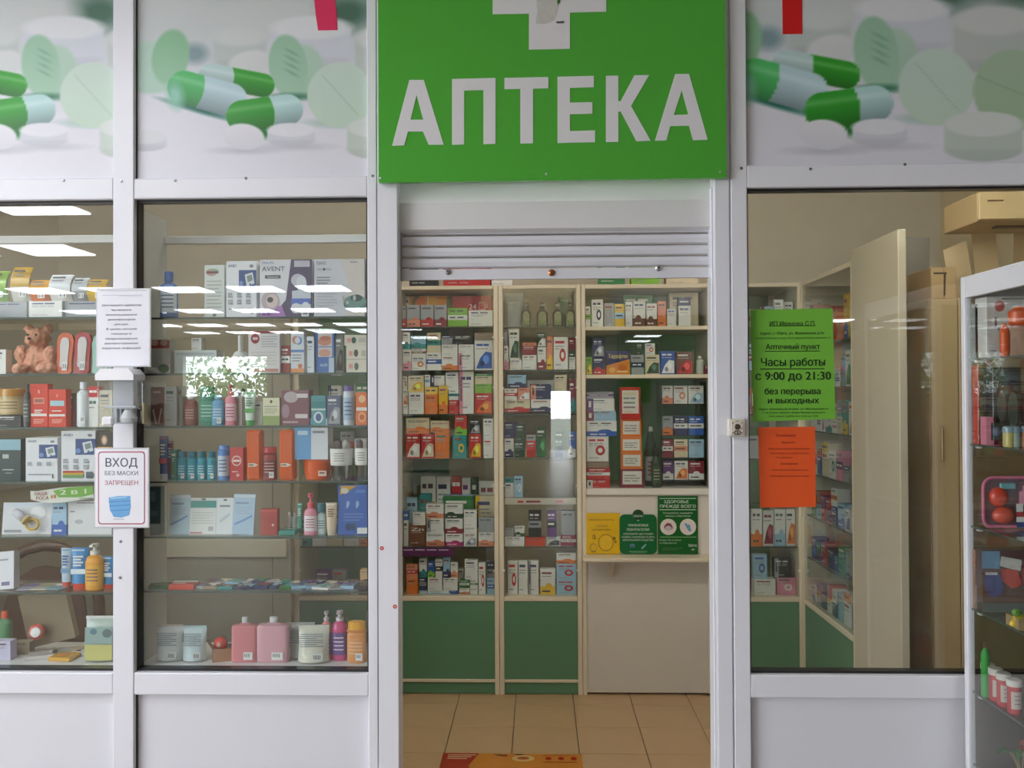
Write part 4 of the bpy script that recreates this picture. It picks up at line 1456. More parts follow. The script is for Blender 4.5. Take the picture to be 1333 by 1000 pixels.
def sheetpack(row, px0, px1, yt, col, label, prims, yb=None, dy=0.0, lean=-.12, th=.006, name='blister_pack', cat='pack', roll=0.0, curve=0.0, card=None):
    "flat pack leaning back"
    cx, Y, z0, w, h = geo(row, px0, px1, yt, yb, dy)
    t = thing(name, label, cat, (cx, Y + .01, z0), 0, row.group)
    t.rotation_euler = (lean, roll, row.g.uniform(-.04, .04))
    b = MB()
    if curve:
        n = 10
        pts = []
        for j in range(n + 1):
            v = j / n
            y = -curve * math.sin(v * math.pi)
            pts += [(-w / 2, y, h * v), (w / 2, y, h * v)]
        fs = [(2 * j, 2 * j + 1, 2 * j + 3, 2 * j + 2) for j in range(n)]
        cl = [col if not card or j > 3 else card for j in range(n)]
        b.add(pts, fs, cl, 'gloss', smooth=True)
        b.add([(x, y + th, z) for x, y, z in pts], [f[::-1] for f in fs], col, 'gloss', smooth=True)
    else:
        b.bbox(-w / 2, w / 2, 0, th, 0, h, col, 'gloss', .001)
    b.build('card', t)
    if prims:
        p = MB()
        p.prims(prims, w, h, -.0006 - (curve or 0))
        p.build('front_print', t)
    return t, w, h


def can(row, px0, px1, yt, col, cap, label, yb=None, dy=0.0, lab=None, capf=.2, ink='W'):
    cx, Y, z0, w, h = geo(row, px0, px1, yt, yb, dy)
    r = w / 2
    t = put(row, 'aerosol_can', label, 'can', cx, Y, z0, w)
    b = MB()
    b.lathe([(r * .94, 0), (r, h * .015), (r, h * (1 - capf) - h * .04), (r * .86, h * (1 - capf))], col=col, n=18)
    b.build('body', t)
    b = MB()
    b.lathe([(r * .86, h * (1 - capf) + .0003), (r * .8, h * .98), (r * .6, h)], col=cap, n=18)
    b.build('cap', t)
    if lab:
        label_patch(t, w, h * .12, h * .7, r, 1.0, lab, ink, 4)
    return t


def jar(row, px0, px1, yt, col, lid, label, yb=None, dy=0.0, lab=None, lidf=.3):
    cx, Y, z0, w, h = geo(row, px0, px1, yt, yb, dy)
    r = w / 2
    t = put(row, 'jar', label, 'jar', cx, Y, z0, w)
    b = MB()
    b.lathe([(r * .9, 0), (r * .96, h * .03), (r * .96, h * (1 - lidf))], col=col, n=18)
    b.build('body', t)
    b = MB()
    b.lathe([(r, h * (1 - lidf) + .0005), (r, h * .97), (r * .92, h)], col=lid, n=18)
    b.build('lid', t)
    if lab:
        label_patch(t, w, h * .1, h * (.9 - lidf), r * .97, 1.0, lab, (90, 70, 50), 3)
    return t


# ================================================================== window displays
DY = 2.585
GLW = 'W'
LS = [412.5, 486.5, 556.5, 627.5, 698.5, 771.5]
MS = [412.5, 485.5, 554.5, 626.5, 698.5, 769.5]
NTH = ['topmost', 'second', 'third', 'fourth', 'fifth', 'lowest']
LROW, MROW = [], []
for nm, X0, X1, pc, py_, bay_, rows, phr in (('left', XL + .03, P(151, 512, 2.55).x, 75, LS, B1, LROW, "left window's"), ('wide', P(179, 512, 2.56).x, P(481, 512, 2.55).x, 330, MS, B2, MROW, "wide window's")):
    cx = (X0 + X1) / 2
    w = (X1 - X0) / 2
    dc = thing('display_case', ('narrow display case behind the left window with white base and grey sides' if nm == 'left' else 'wide display case beside the doorway with white base and grey sides'), 'display case', (cx, 2.56, 0))
    zb = bay_[0] + .004
    for s in (-1, 1):
        MB().box(min(s * w, s * (w - .006)), max(s * w, s * (w - .006)), -.012, .19, zb + .001, bay_[1] - .012, (176, 178, 174), 'paint').build('side_panel', dc)
    MB().bbox(-w, w, -.012, .24, zb - .03, zb, (232, 232, 232), 'paint', .002).build('base_board', dc)
    MB().box(-w, w, .225, .24, .05, zb - .031, (205, 190, 165), 'paint').build('base_back', dc)
    MB().bbox(-w + .0065, w - .0065, .17, .19, Z(pc, 318, 2.75), Z(pc, 308, 2.75), (225, 225, 225), 'paint', .002).build('top_rail', dc)
    for k, py in enumerate(py_):
        z = Z(pc, py, 2.565)
        gs = thing('glass_shelf', '%s glass shelf in the %s window with dark green front edge' % (NTH[k], nm), 'shelf', (cx, 2.565, z), 0, 'glass shelves in the window displays')
        b = MB()
        b.box(-w + .0065, w - .0065, .001, .175, -.006, 0, 'W', 'glass')
        b.build('glass', gs)
        b = MB()
        b.quad(-w + .0065, w - .0065, -.006, 0, 0, (62, 82, 74), 'plastic')
        b.build('front_edge', gs)
        rows.append(Row('%s %s shelf' % (phr, NTH[k]), DY, z + .0006, 'goods in the %s window' % nm))
    rows.append(Row('%s base' % phr, DY, zb + .0006, 'goods in the %s window' % nm))
    for r in rows:
        r.lim = (cx - w + .011, cx + w - .011)
L1, L2, L3, L4, L5, L6, L7 = LROW
M1, M2, M3, M4, M5, M6, M7 = MROW
BLK, GRY, INK = (30, 30, 34), (150, 150, 158), (58, 60, 74)


def tx(u0, u1, v, n, step, h, c=GRY):
    return [('r', u0, v + step * k, u1 - (.18 * (u1 - u0) if k % 3 == 2 else 0), v + step * k + h, c) for k in range(n)]


# --- left window, shelf 1: insole packs on flat cartons
carton(L1, -14, 36, 393, None, 'S', 'W', 'x', label='flat grey carton under the yellow packs, left window topmost shelf', d=.10)
carton(L1, 37, 82, 392, None, 'W', 'S', 'x', label='flat white carton under the white curved pack, left window topmost shelf', d=.10)
carton(L1, 83, 146, 392, None, 'S', 'W', 'x', label='flat grey carton beneath the yellow pack beside the white notice', d=.10)
for px0, px1, yt, col, card, lb in ((-14, 9, 352, (150, 190, 70), 'L', 'green and yellow curved pack at the end of the topmost shelf, left window'), (15, 39, 347, (208, 164, 48), (225, 222, 215), 'tall yellow curved pack with white foot, left window topmost shelf'),
                                (39, 64, 364, (222, 160, 40), 'O', 'orange-yellow curved pack standing next to the white curved one'), (65, 93, 357, (226, 228, 232), 'W', 'white curved pack with barcode between yellow and grey packs'),
                                (95, 114, 361, (200, 204, 210), 'S', 'grey-white curved pack behind the white curved one'), (114, 139, 363, (206, 160, 42), 'Y', 'yellow curved pack beside the white notice')):
    t, w, h = sheetpack(L1, px0, px1, yt, col, lb, [('r', .2, .12, .8, .18, (70, 70, 60)), ('r', .15, .24, .7, .28, GRY), ('r', .5, .7, .85, .9, (240, 240, 238)), ('r', .55, .73, .6, .87, BLK), ('r', .65, .73, .68, .87, BLK), ('r', .74, .73, .79, .87, BLK)], yb=392, curve=.02, card=card, name='insole_pack', lean=-.05)
    bpy.context.view_layer.update()
# shelf 2
carton(L2, -14, 8, 455, None, 'W', 'S', 'x', label='plain white carton standing beside the plush bear')
bx0, bY, bz, bw_, bh = geo(L2, 8, 68, 424)
bear = thing('plush_bear', 'salmon pink plush bear sitting on the second shelf of the left window', 'toy', (bx0, bY + .055, bz), 0, None)
b = MB()
PK = (238, 176, 148)
S_ = bw_ / .14
for cx, cy, cz, rx, ry, rz_ in ((0, 0, .045, .042, .035, .045), (-.003, -.005, .108, .036, .032, .031), (-.032, .0, .138, .014, .01, .014), (.026, .0, .138, .014, .01, .014), (-.003, -.034, .1, .017, .014, .013),
                               (-.045, -.02, .058, .018, .018, .03), (.045, -.02, .055, .018, .018, .03), (-.036, -.038, .016, .024, .026, .017), (.040, -.036, .016, .026, .026, .017), (.058, -.04, .018, .012, .016, .017)):
    b.ball(cx * S_, cy * S_, cz * S_, rx * S_, ry * S_, rz_ * S_, PK, 'plush')
o = b.build('body', bear)
md = o.modifiers.new('Remesh', 'REMESH')
md.mode, md.voxel_size = 'VOXEL', .004
md.use_smooth_shade = True
tx_ = bpy.data.textures.new('fur', 'CLOUDS')
tx_.noise_scale = .012
dm = o.modifiers.new('fur', 'DISPLACE')
dm.texture, dm.strength, dm.texture_coords = tx_, .014, 'LOCAL'
# remeshing drops colour attributes, so the fur colour sits in its own material
fm = MATS['plush'].copy()
for n in fm.node_tree.nodes:
    if n.type == 'MIX':
        for l in list(n.inputs['A'].links):
            fm.node_tree.links.remove(l)
        [s for s in n.inputs if s.identifier == 'A_Color'][0].default_value = lin(PK)
o.data.materials[0] = fm
b = MB()
for s in (-1, 1):
    b.ball((-.003 + .013 * s) * S_, -.036 * S_, .118 * S_, .0035 * S_, .003 * S_, .0035 * S_, BLK)
b.ball(-.003 * S_, -.05 * S_, .106 * S_, .006 * S_, .004 * S_, .004 * S_, (70, 40, 36))
b.build('eyes_and_nose', bear)


def insole(px0, px1, yt, col, lb):
    cx, Y, z0, w, h = geo(L2, px0, px1, yt)
    t = thing('insole_pack', lb, 'pack', (cx, Y + .02, z0), 0, L2.group)
    t.rotation_euler = (-.1, 0, 0)
    prof = [(-.36, 0), (.36, 0), (.44, .06), (.42, .3), (.47, .6), (.5, .8), (.38, .95), (.15, 1), (-.2, 1), (-.42, .92), (-.5, .75), (-.46, .5), (-.42, .3), (-.44, .06)]
    MB().poly([(x * w, z * h) for x, z in prof], 0, col, 'gloss', .012).build('card', t)
    MB().poly([(x * w * .55, h * (.16 + z * .72)) for x, z in prof], -.003, (216, 208, 206), 'card', .003).build('insole', t)
    b = MB()
    b.prims([('r', .42, .72, .72, .92, (242, 240, 238)), ('r', .47, .76, .51, .88, BLK), ('r', .56, .76, .58, .88, BLK), ('r', .62, .76, .66, .88, BLK)], w, h, -.0036)
    b.build('price_tag', t)


insole(67, 89, 432, (214, 92, 40), 'orange insole pack with pale sole shape beside the plush bear')
insole(90, 112, 431, (176, 42, 48), 'dark red insole pack between the orange and the pale green ones')
insole(113, 142, 433, (168, 204, 192), 'pale green insole pack half behind the white notice')
# shelf 3
carton(L3, -10, 28, 541, None, 'K', 'S', 'x', label='low black carton under the jar with golden lid', name='carton', d=.09)
jar(L3, -10, 27, 506, (196, 170, 120), (196, 138, 52), 'round jar with golden brown lid on a low black carton', yb=540.5, lab=(214, 190, 140))
bottle(L3, 29, 38, 500, (52, 50, 52), (40, 40, 42), 'slim dark bottle behind the orange-red cartons', lab=(90, 90, 90), ink=(180, 180, 180), flat=.9)
RX = [('t', 'S', .5, .22, .08, None, (250, 240, 235)), ('r', .2, .32, .8, .46, (240, 150, 120)), ('r', .25, .35, .75, .43, (170, 90, 90)), ('r', .25, .6, .7, .63, 'W'), ('r', .25, .65, .6, .67, 'W'), ('r', .05, .69, .95, .75, 'W')] + tx(.2, .8, .82, 3, .04, .015, (250, 200, 180))
carton(L3, 39, 62, 500, None, (222, 58, 32), 'W', 'x', prims=RX, label='taller orange-red carton on the left window third shelf', name='cosmetic_carton')
carton(L3, 63, 86, 507, None, (226, 62, 34), 'W', 'x', prims=[('t', 'S', .5, .2, .07, None, (250, 240, 235)), ('r', .1, .3, .9, .44, (170, 210, 220)), ('r', .2, .56, .75, .59, 'W'), ('r', .05, .66, .95, .72, 'W')] + tx(.2, .8, .8, 3, .04, .015, (250, 200, 180)), label='shorter orange-red carton with pale blue panel, left window third shelf', name='cosmetic_carton')
carton(L3, 87, 95, 512, None, (150, 40, 36), 'E', 't', dy=.03, label='dark red carton behind the orange-red ones', name='cosmetic_carton')
bottle(L3, 97, 114, 497, (226, 230, 234), (232, 234, 238), 'white bottle with rounded cap next to the hand sanitizer dispenser', flat=.8, capf=.17, capr=.55, tag_=True, pw=.95)
carton(L3, 115, 128, 503, None, 'W', 'R', 't', label='narrow white carton with red top band behind the sanitizer dispenser')
carton(L3, 129, 146, 508, None, 'C', 'S', 'x', label='cream carton seen through the sanitizer dispenser')
# shelf 4: monitors
carton(L4, -14, 27, 572, None, (36, 62, 62), 'U', 'x', prims=[('r', 0, 0, 1, .26, (150, 190, 205)), ('r', .42, .36, .62, .46, (190, 200, 190)), ('r', .42, .72, .78, .74, 'W'), ('r', .5, .8, .72, .82, (160, 180, 180))], label='dark green carton with pale blue top, left window fourth shelf')


def monitor(row, x0, x1, yt, lb, icons, bands):
    L = [('t', 'AND', .2, .105, .05, .28, (40, 50, 110), .02), ('e', .84, .09, .07, .03, (140, 140, 140)),
         ('r', .42, .16, 1, .48, (60, 84, 140)), ('p', [(.62, .24), (.88, .2), (.94, .4), (.68, .45)], (222, 226, 230)), ('p', [(.68, .27), (.85, .24), (.89, .34), (.72, .38)], (130, 146, 140)), ('e', .8, .41, .03, .02, (90, 110, 160)),
         ('e', .5, .4, .07, .05, (120, 150, 210))]
    for k in range(icons):
        L += [('r', .06 + .3 * (k % 3), .56 + .12 * (k // 3), .2 + .3 * (k % 3), .62 + .12 * (k // 3), (176, 178, 186)), ('r', .06 + .3 * (k % 3), .63 + .12 * (k // 3), .22 + .3 * (k % 3), .645 + .12 * (k // 3), (120, 120, 126))]
    if bands:
        L += [('r', .06, .8, .66, .84, (190, 70, 50)), ('r', .06, .84, .66, .88, (220, 170, 60)), ('r', .06, .88, .66, .94, (110, 160, 90)), ('r', .74, .82, .94, .95, (90, 100, 110))]
    else:
        L += [('r', .08, .84, .8, .86, GRY), ('r', .84, .84, .88, .94, (60, 70, 110))]
    carton(row, x0, x1, yt, None, (236, 236, 240), 'B', 'x', prims=L, label=lb, d=.09, name='monitor_carton')


monitor(L4, 33, 75, 570, 'smaller white blood pressure monitor carton, left window fourth shelf', 3, False)
monitor(L4, 79, 124, 561, 'taller white monitor carton with red and green bands beside the mask sign', 6, True)
carton(L4, 127, 147, 563, None, (60, 48, 44), 'Y', 'x', prims=[('e', .45, .16, .2, .1, (200, 150, 120)), ('e', .45, .16, .12, .06, (230, 200, 170)), ('r', 0, .3, 1, .5, (222, 170, 50))], label='dark carton with yellow band peeping above the mask sign')
# shelf 5
t, w, h = sheetpack(L5, 0, 64, 655, (220, 222, 228), 'white card pack with a baby brush and yellow ring, left window', [('r', .04, .03, .96, .12, (205, 214, 226)), ('e', .72, .32, .16, .2, (232, 234, 238)), ('r', .05, .85, .4, .93, GRY)], lean=-.1, th=.012)
b = MB()
b.tube([(w * (-.22), -.010, h * .72), (w * .02, -.016, h * .48)], .013, (206, 206, 216), 'plastic', 10)
b.tube([(w * .02, -.016, h * .48), (w * .06, -.016, h * .44)], .016, (222, 196, 120), 'plastic', 10)
b.build('brush', t)
b = MB()
b.tube([(w * .16 + .019 * math.cos(a), -.014, h * .32 + .016 * math.sin(a)) for a in [i * math.pi / 8 for i in range(16)]], .0035, (220, 178, 60), 'plastic', 8, True)
b.build('ring', t)
carton(L5, 68, 87, 655, None, 'U', 'B', 'b', label='pale blue carton beside the baby brush pack', name='carton')
carton(L5, 88, 146, 652, None, (226, 228, 230), 'S', 'x', prims=[('r', .05, .3, .16, .34, GRY), ('e', .25, .62, .1, .07, (190, 194, 196)), ('r', .2, .05, .9, .08, GRY)], label='wide white carton half behind the mask sign', name='carton', d=.1)
cxb, Yb, zb_, wb, hb_ = geo(L5, 39, 123, 641)
q0, q1 = P(40, 643, DY - .012), P(122, 640, DY - .012)
t = thing('promotion_strip', 'white and green price strip reading 2 in 1 leaning on the fifth shelf goods', 'label', ((q0.x + q1.x) / 2, DY - .012, P(80, 652, DY - .012).z), 0)
t.rotation_euler = (0, -.04, 0)
w = q1.x - q0.x
h = .042
b = MB()
b.poly([(-w / 2, .008), (-w * .3, -.004), (0, -.006), (w / 2, .004), (w / 2, h), (0, h - .002), (-w * .4, h - .01), (-w / 2, h - .008)], 0, (228, 228, 220), 'gloss', .001)
b.build('strip', t)
b = MB()
b.prims([('p', [(.36, .25), (.6, .06), (1, .02), (1, .62), (.8, .8), (.45, .75)], (120, 176, 70)), ('t', '2 в 1', .68, .55, .36, .42, (226, 238, 210), .02), ('t', 'НАША', .17, .55, .26, .2, (150, 40, 50), .02), ('t', 'РОСА', .19, .86, .24, .2, (150, 40, 50), .02),
         ('e', .34, .68, .02, .14, (200, 150, 60)), ('e', .39, .66, .02, .14, (190, 130, 60)), ('r', .78, .86, .98, .93, (130, 160, 110))], w, h, 0)
b.build('lettering', t)
# shelf 6
t, w, h = sheetpack(L6, -20, 16, 720, (216, 214, 222), 'pale grey carton leaning at the end of the lowest shelf, left window', [('r', .55, .8, .85, .9, (120, 110, 150)), ('r', .2, .2, .8, .24, GRY)], lean=-.16, th=.03, name='carton', cat='box', roll=-.10)


def flatpack(row, px0, px1, py, col, label, prims, dyy=0.0, h=.004, name='sachet', rz=0.0, depth=.055, zoff=0.0):
    cx, Y, z0, w, _ = geo(row, px0, px1, py)
    t = thing(name, label, 'sachet' if name == 'sachet' else 'leaflet', (cx, row.Y + dyy + depth / 2, row.z + zoff), rz, row.group)
    b = MB()
    b.bbox(-w / 2, w / 2, -depth / 2, depth / 2, 0, h, col, 'gloss', .0015)
    b.build('packet', t)
    b = MB(Matrix(((1, 0, 0, 0), (0, 0, 1, -depth / 2), (0, -1, 0, h), (0, 0, 0, 1))))
    b.prims(prims, w, depth, 0)
    b.build('front_print', t)
    return t


for i, (a, b_, c, pr) in enumerate(((17, 40, (190, 186, 204), (110, 96, 160)), (38, 58, (214, 210, 190), (150, 150, 120)), (57, 80, (150, 190, 205), (240, 240, 240)))):
    flatpack(L6, a, b_, 768, c, ('lilac', 'cream', 'pale blue')[i] + ' leaflet lying flat on the lowest shelf, left window', [('r', .1, .2, .9, .5, pr), ('r', .1, .6, .7, .68, GRY)], h=.0035, name='leaflet', rz=.25 - .2 * i, depth=.09, zoff=.001 * i)
tube(L6, 78, 92, 714, (196, 214, 230), (206, 70, 50), 'pale blue squeeze tube with red cap on the lowest shelf, left window', dy=.035, band=(120, 160, 200), ink=(80, 110, 170))
tube(L6, 90, 113, 714, (46, 140, 206), (206, 66, 46), 'wide blue squeeze tube with red cap behind the orange spray', dy=.012, band=(220, 235, 245))
pump(L6, 108, 131, 709, (232, 160, 44), (240, 236, 226), 'orange spray bottle with white nozzle on the lowest shelf', lab=(238, 176, 60), ink=(90, 60, 110), capf=.24)
tube(L6, 130, 147, 725, (50, 142, 202), (206, 66, 46), 'shorter blue squeeze tube with red cap next to the orange spray', dy=.02, band=(220, 235, 245))
# base of the left window
bottle(L7, -6, 13, 797, (70, 128, 80), (226, 92, 50), 'green bottle with orange cap at the base of the left window', dy=.05)
carton(L7, -12, 14, 835, None, (206, 200, 226), 'V', 's', label='white and lilac carton at the base of the left window', name='carton')
carton(L7, 17, 39, 836, None, (176, 160, 136), 'E', 'x', dy=.06, label='small tan carton under the red and white rattle', name='carton')
cx, Y, z0, w, h = geo(L7, 16, 38, 815)
t = thing('rattle', 'round red and white rattle on the small tan carton', 'toy', (cx, DY + .085, Z(27, 836, DY + .06) + .001), 0)
b = MB(Matrix.Translation((0, 0, .024)) @ Matrix.Rotation(math.pi / 2 - .2, 4, 'X'))
b.lathe([(.012, -.008), (.024, -.006), (.024, .004), (.018, .010), (0, .012)], col=(214, 92, 80), n=20)
b.build('rim', t)
b = MB(Matrix.Translation((0.004, -.0005, .023)) @ Matrix.Rotation(math.pi / 2 - .2, 4, 'X'))
b.lathe([(.016, .008), (.015, .014), (0, .015)], col=(232, 228, 226), n=20)
b.build('face', t)
c2m = [(208, 200, 196), (224, 170, 70), (196, 180, 150), (214, 214, 214)]
for i, (a, b_, dyy, rz_) in enumerate(((26, 62, .02, .35), (62, 92, .005, -.1), (50, 86, .06, .3), (84, 118, .05, -.5))):
    flatpack(L7, a, b_, 868, c2m[i], ('pale grey', 'orange and white', 'tan', 'white')[i] + ' packet lying flat on the base of the left window', [('e', .4, .5, .25, .3, (230, 150, 40) if i == 1 else (180, 176, 170)), ('r', .1, .1, .5, .2, GRY)], dyy, .012, rz=rz_, depth=.06)
carton(L7, 38, 98, 778, None, (160, 142, 116), 'E', 'x', dy=.115, prims=[], label='tilted taupe carton at the back of the left window base', name='carton', d=.03, rz=.1).rotation_euler = (-.02, -.22, .1)
for o_ in COL.objects:
    if str(o_.get('label', '')).startswith('tilted taupe'):
        o_.location.z += .024
pouch(L7, 106, 150, 806, (190, 204, 196), 'clear jelly pouch with white pleated top at the left window base', top=(230, 230, 228), prims=[('r', .1, .22, .9, .6, (150, 176, 170)), ('e', .35, .32, .1, .07, (90, 130, 150)), ('e', .75, .36, .14, .1, (100, 120, 120)), ('r', .1, .62, .9, .98, (206, 200, 120))], lean=-.04)

# --- wide window, shelf 1
bottle(M1, 206, 229, 353, (70, 120, 190), (52, 96, 170), 'blue bottle with white label alone on the topmost shelf, wide window', lab=(216, 226, 236), ink=(60, 70, 120), capf=.22, capr=.5, flat=.5)
carton(M1, 266, 293, 345, None, (222, 226, 222), 'G', 'x', prims=[('e', .35, .14, .28, .07, (190, 150, 150)), ('e', .5, .12, .2, .05, (150, 180, 150)), ('r', .12, .12, .7, .16, (120, 60, 70)), ('e', .5, .95, .1, .025, (110, 120, 90))] + tx(.12, .86, .3, 8, .07, .018, (176, 180, 176)), label='pale narrow carton left of the monitor carton, wide window top shelf')
monitor(M1, 294.5, 335, 340, 'white monitor carton with blue picture on the wide window top shelf', 6, False)
carton(M1, 337.5, 407, 338, None, (232, 230, 236), 'V', 'x', prims=[('p', [(.6, 0), (1, 0), (1, 1), (.42, 1), (.3, .92), (.5, .7)], (92, 82, 112)), ('p', [(0, .86), (.42, .8), (.5, 1), (0, 1)], (180, 130, 196)),
       ('t', 'PHILIPS', .16, .075, .045, .22, (120, 150, 190), .01), ('t', 'AVENT', .26, .2, .085, .44, (96, 100, 120), .008), ('r', .1, .27, .4, .33, (92, 88, 92)), ('t', 'Natural', .25, .315, .03, .2, (236, 230, 236)),
       ('r', .66, .02, .96, .13, (206, 202, 214)), ('e', .2, .72, .17, .17, (196, 180, 190)), ('e', .24, .72, .12, .12, (226, 206, 200)), ('e', .2, .7, .06, .05, (90, 80, 80)),
       ('e', .73, .36, .13, .11, (206, 208, 220)), ('e', .80, .42, .10, .14, (226, 228, 236)), ('p', [(.62, .55), (.98, .5), (.98, .9), (.62, .92)], (214, 220, 230)), ('r', .6, .68, .98, .78, (88, 120, 200)), ('e', .7, .85, .1, .09, (230, 232, 238)), ('e', .88, .83, .08, .09, (230, 232, 238)),
       ('r', .8, .9, .94, 1, (238, 238, 240)), ('r', .82, .92, .92, .96, (130, 130, 140)), ('e', .08, .94, .03, .03, (120, 80, 150)), ('e', .17, .94, .03, .03, (120, 80, 150))],
       label='white and purple breast pump carton on the wide window top shelf', d=.1, name='pump_carton')
carton(M1, 408.5, 476, 337, None, (216, 216, 224), 'T', 'x', prims=[('p', [(.52, 0), (1, 0), (1, 1), (.64, 1), (.7, .5)], (222, 212, 206)), ('t', 'ТОНУС', .14, .1, .055, .2, (80, 80, 86), .015), ('r', .06, .16, .34, .2, (190, 190, 196)), ('e', .2, .18, .02, .025, (70, 70, 74)), ('r', .72, .05, .86, .07, GRY),
       ('e', .82, .78, .24, .13, (96, 128, 124)), ('e', .82, .74, .22, .11, (120, 156, 150)), ('e', .84, .68, .12, .06, (70, 92, 92)), ('e', .8, .68, .03, .05, (196, 200, 196)), ('e', .58, .69, .02, .06, (200, 190, 180)), ('e', .66, .76, .03, .03, (190, 200, 196))] + tx(.05, .32, .31, 3, .05, .02, (140, 140, 150)) + tx(.05, .46, .55, 6, .05, .012, (184, 184, 196)),
       label='large white nebulizer carton at the doorway end of the top shelf', d=.1, name='nebulizer_carton')
# shelf 2
carton(M2, 192, 222, 442, None, (226, 222, 216), 'R', 'x', prims=[('r', 0, .02, .95, .26, (186, 70, 58)), ('e', .3, .1, .16, .09, (228, 190, 180)), ('e', .7, .1, .16, .09, (228, 190, 180)), ('e', .7, .86, .24, .13, (80, 120, 70))], label='white carton with red top flap, wide window second shelf', name='carton')
carton(M2, 226, 282, 456, None, (214, 222, 220), 'U', 'x', prims=[('r', .05, .1, .95, .2, (190, 200, 205))] + tx(.1, .9, .35, 5, .11, .03, (190, 204, 198)), label='low wide pale carton, wide window second shelf', name='carton')
carton(M2, 249, 262, 440, 456, 'W', 'S', 'x', label='tiny white price card box standing on the low wide carton', name='carton')
bottle(M2, 298, 322, 436, (226, 226, 222), (222, 222, 218), 'white bottle with long pointed nozzle, wide window second shelf', capf=.42, capr=.28, neck=.4, flat=.8, pw=1.0, shoulder=.25)
carton(M2, 323, 365, 431, None, (226, 222, 220), 'M', 'x', prims=[('r', 0, 0, 1, .06, (142, 40, 50)), ('e', .22, .18, .14, .12, (150, 50, 56)), ('r', .14, .15, .3, .21, (226, 200, 200)), ('r', .04, .9, .96, .98, (190, 130, 120))] + tx(.42, .92, .12, 5, .06, .025, (186, 184, 188)) + tx(.1, .9, .5, 5, .07, .02, (206, 200, 198)), label='white carton with maroon lid edge and disc, wide window second shelf', name='carton')
carton(M2, 366, 377, 450, None, (150, 44, 48), 'W', 'm', dy=.02, label='dark red carton behind the maroon-edged one', name='carton')
carton(M2, 378.5, 396, 432, None, (224, 228, 234), 'O', 'x', prims=[('e', .35, .2, .26, .1, (214, 150, 130)), ('e', .6, .22, .26, .1, (120, 160, 210)), ('e', .5, .21, .2, .075, (226, 230, 236)), ('r', 0, .44, 1, .5, (96, 140, 200)), ('r', 0, .9, 1, 1, (226, 150, 90)), ('e', .7, .84, .16, .06, (222, 120, 60))] + tx(.12, .8, .56, 3, .07, .025), label='tall white carton with blue band and orange foot, wide window', name='carton')
carton(M2, 400, 409, 438, None, (222, 228, 236), 'U', 'x', label='slim pale carton beside the blue hand-picture carton', name='carton')
carton(M2, 410, 435.5, 432, None, (66, 116, 190), 'W', 'x', prims=[('r', .16, .03, .9, .36, (206, 196, 196)), ('e', .5, .24, .36, .1, (206, 140, 116)), ('e', .55, .16, .3, .06, (190, 120, 100)), ('r', .16, .38, .9, .62, (206, 200, 204)), ('e', .5, .52, .32, .09, (216, 160, 136)), ('t', 'ALOE', .45, .85, .07, .4, (220, 230, 240), .02), ('r', .72, .64, 1, 1, (190, 206, 226))], label='blue carton with two hand pictures, wide window second shelf', name='carton')
carton(M2, 436.5, 447, 436, None, (120, 124, 120), 'K', 'p', label='dark patterned carton behind the blue hand-picture carton', name='carton')
carton(M2, 450.5, 486, 450, None, (224, 218, 200), 'C', 'x', prims=[('e', .45, .28, .1, .14, (70, 80, 70)), ('e', .47, .78, .1, .14, (90, 110, 90)), ('r', .12, .2, .3, .38, (226, 160, 150)), ('r', .12, .68, .3, .86, (226, 160, 150)), ('r', 0, .5, 1, .52, (160, 150, 140)), ('r', .7, .18, .9, .4, (190, 186, 170))], label='lower cream carton of the pair by the doorway, wide window second shelf', name='carton')
carton(M2, 448, 486, 436, 450.3, (220, 212, 196), 'C', 'x', prims=[('e', .4, .5, .1, .3, (60, 90, 70)), ('r', .12, .3, .28, .7, (226, 160, 150)), ('r', .6, .3, .9, .7, (190, 190, 176))], label='upper cream carton with green roundel lying on another', name='carton')
# shelf 3
carton(M3, 196, 213, 504, None, (140, 84, 74), 'W', 'x', prims=[('p', [(.12, .6), (.25, .55), (.5, .95), (.38, .95)], (226, 200, 190)), ('p', [(.8, .55), (.92, .55), (.68, .95), (.56, .95)], (226, 200, 190)), ('r', .2, .1, .8, .16, (190, 150, 140))], label='brown-red carton with white ribbons, wide window third shelf', name='carton')
carton(M3, 214, 230, 503, None, (196, 196, 192), 'S', 'x', label='pale grey tall carton with small print, wide window third shelf', name='carton')
carton(M3, 231, 237, 503, None, (150, 146, 142), 'S', 's', label='narrow grey carton beside the brown pump bottle', name='carton', dy=.01)
pump(M3, 238, 255, 497, (150, 84, 74), (232, 232, 232), 'brown bottle with white foam pump, wide window third shelf', capf=.4, lab=(160, 96, 86), ink=(226, 190, 180))
bottle(M3, 258, 279, 503, (52, 140, 112), (40, 118, 96), 'tall sea-green bottle with wide cap, wide window third shelf', capf=.18, capr=.9, neck=.8, lab=(74, 160, 134), ink=(190, 226, 210), flat=.5)
bottle(M3, 274.5, 291, 514, (96, 160, 200), (140, 190, 214), 'pale blue bottle in front of the sea-green one', capf=.14, capr=.6, tag_=True, lab=(110, 170, 206), ink=(220, 236, 244), dy=-.005, flat=.5)
pump(M3, 291, 307, 502, (224, 130, 150), (206, 60, 90), 'pink bottle with dark pink pump, wide window third shelf', capf=.24, lab=(236, 190, 200), ink=(180, 60, 90))
carton(M3, 307, 315, 506, None, (176, 166, 164), 'S', 's', label='narrow grey-brown carton beside the pink pump bottle', name='carton', dy=.01)
tube(M3, 317, 332, 510, (206, 222, 208), (60, 160, 66), 'white tube with green band, wide window third shelf', band=(80, 170, 80), ink=(110, 150, 120))
carton(M3, 330, 341, 523, None, (224, 226, 228), 'S', 'x', label='small white card standing behind the cream carton', name='carton', dy=.02, d=.012)
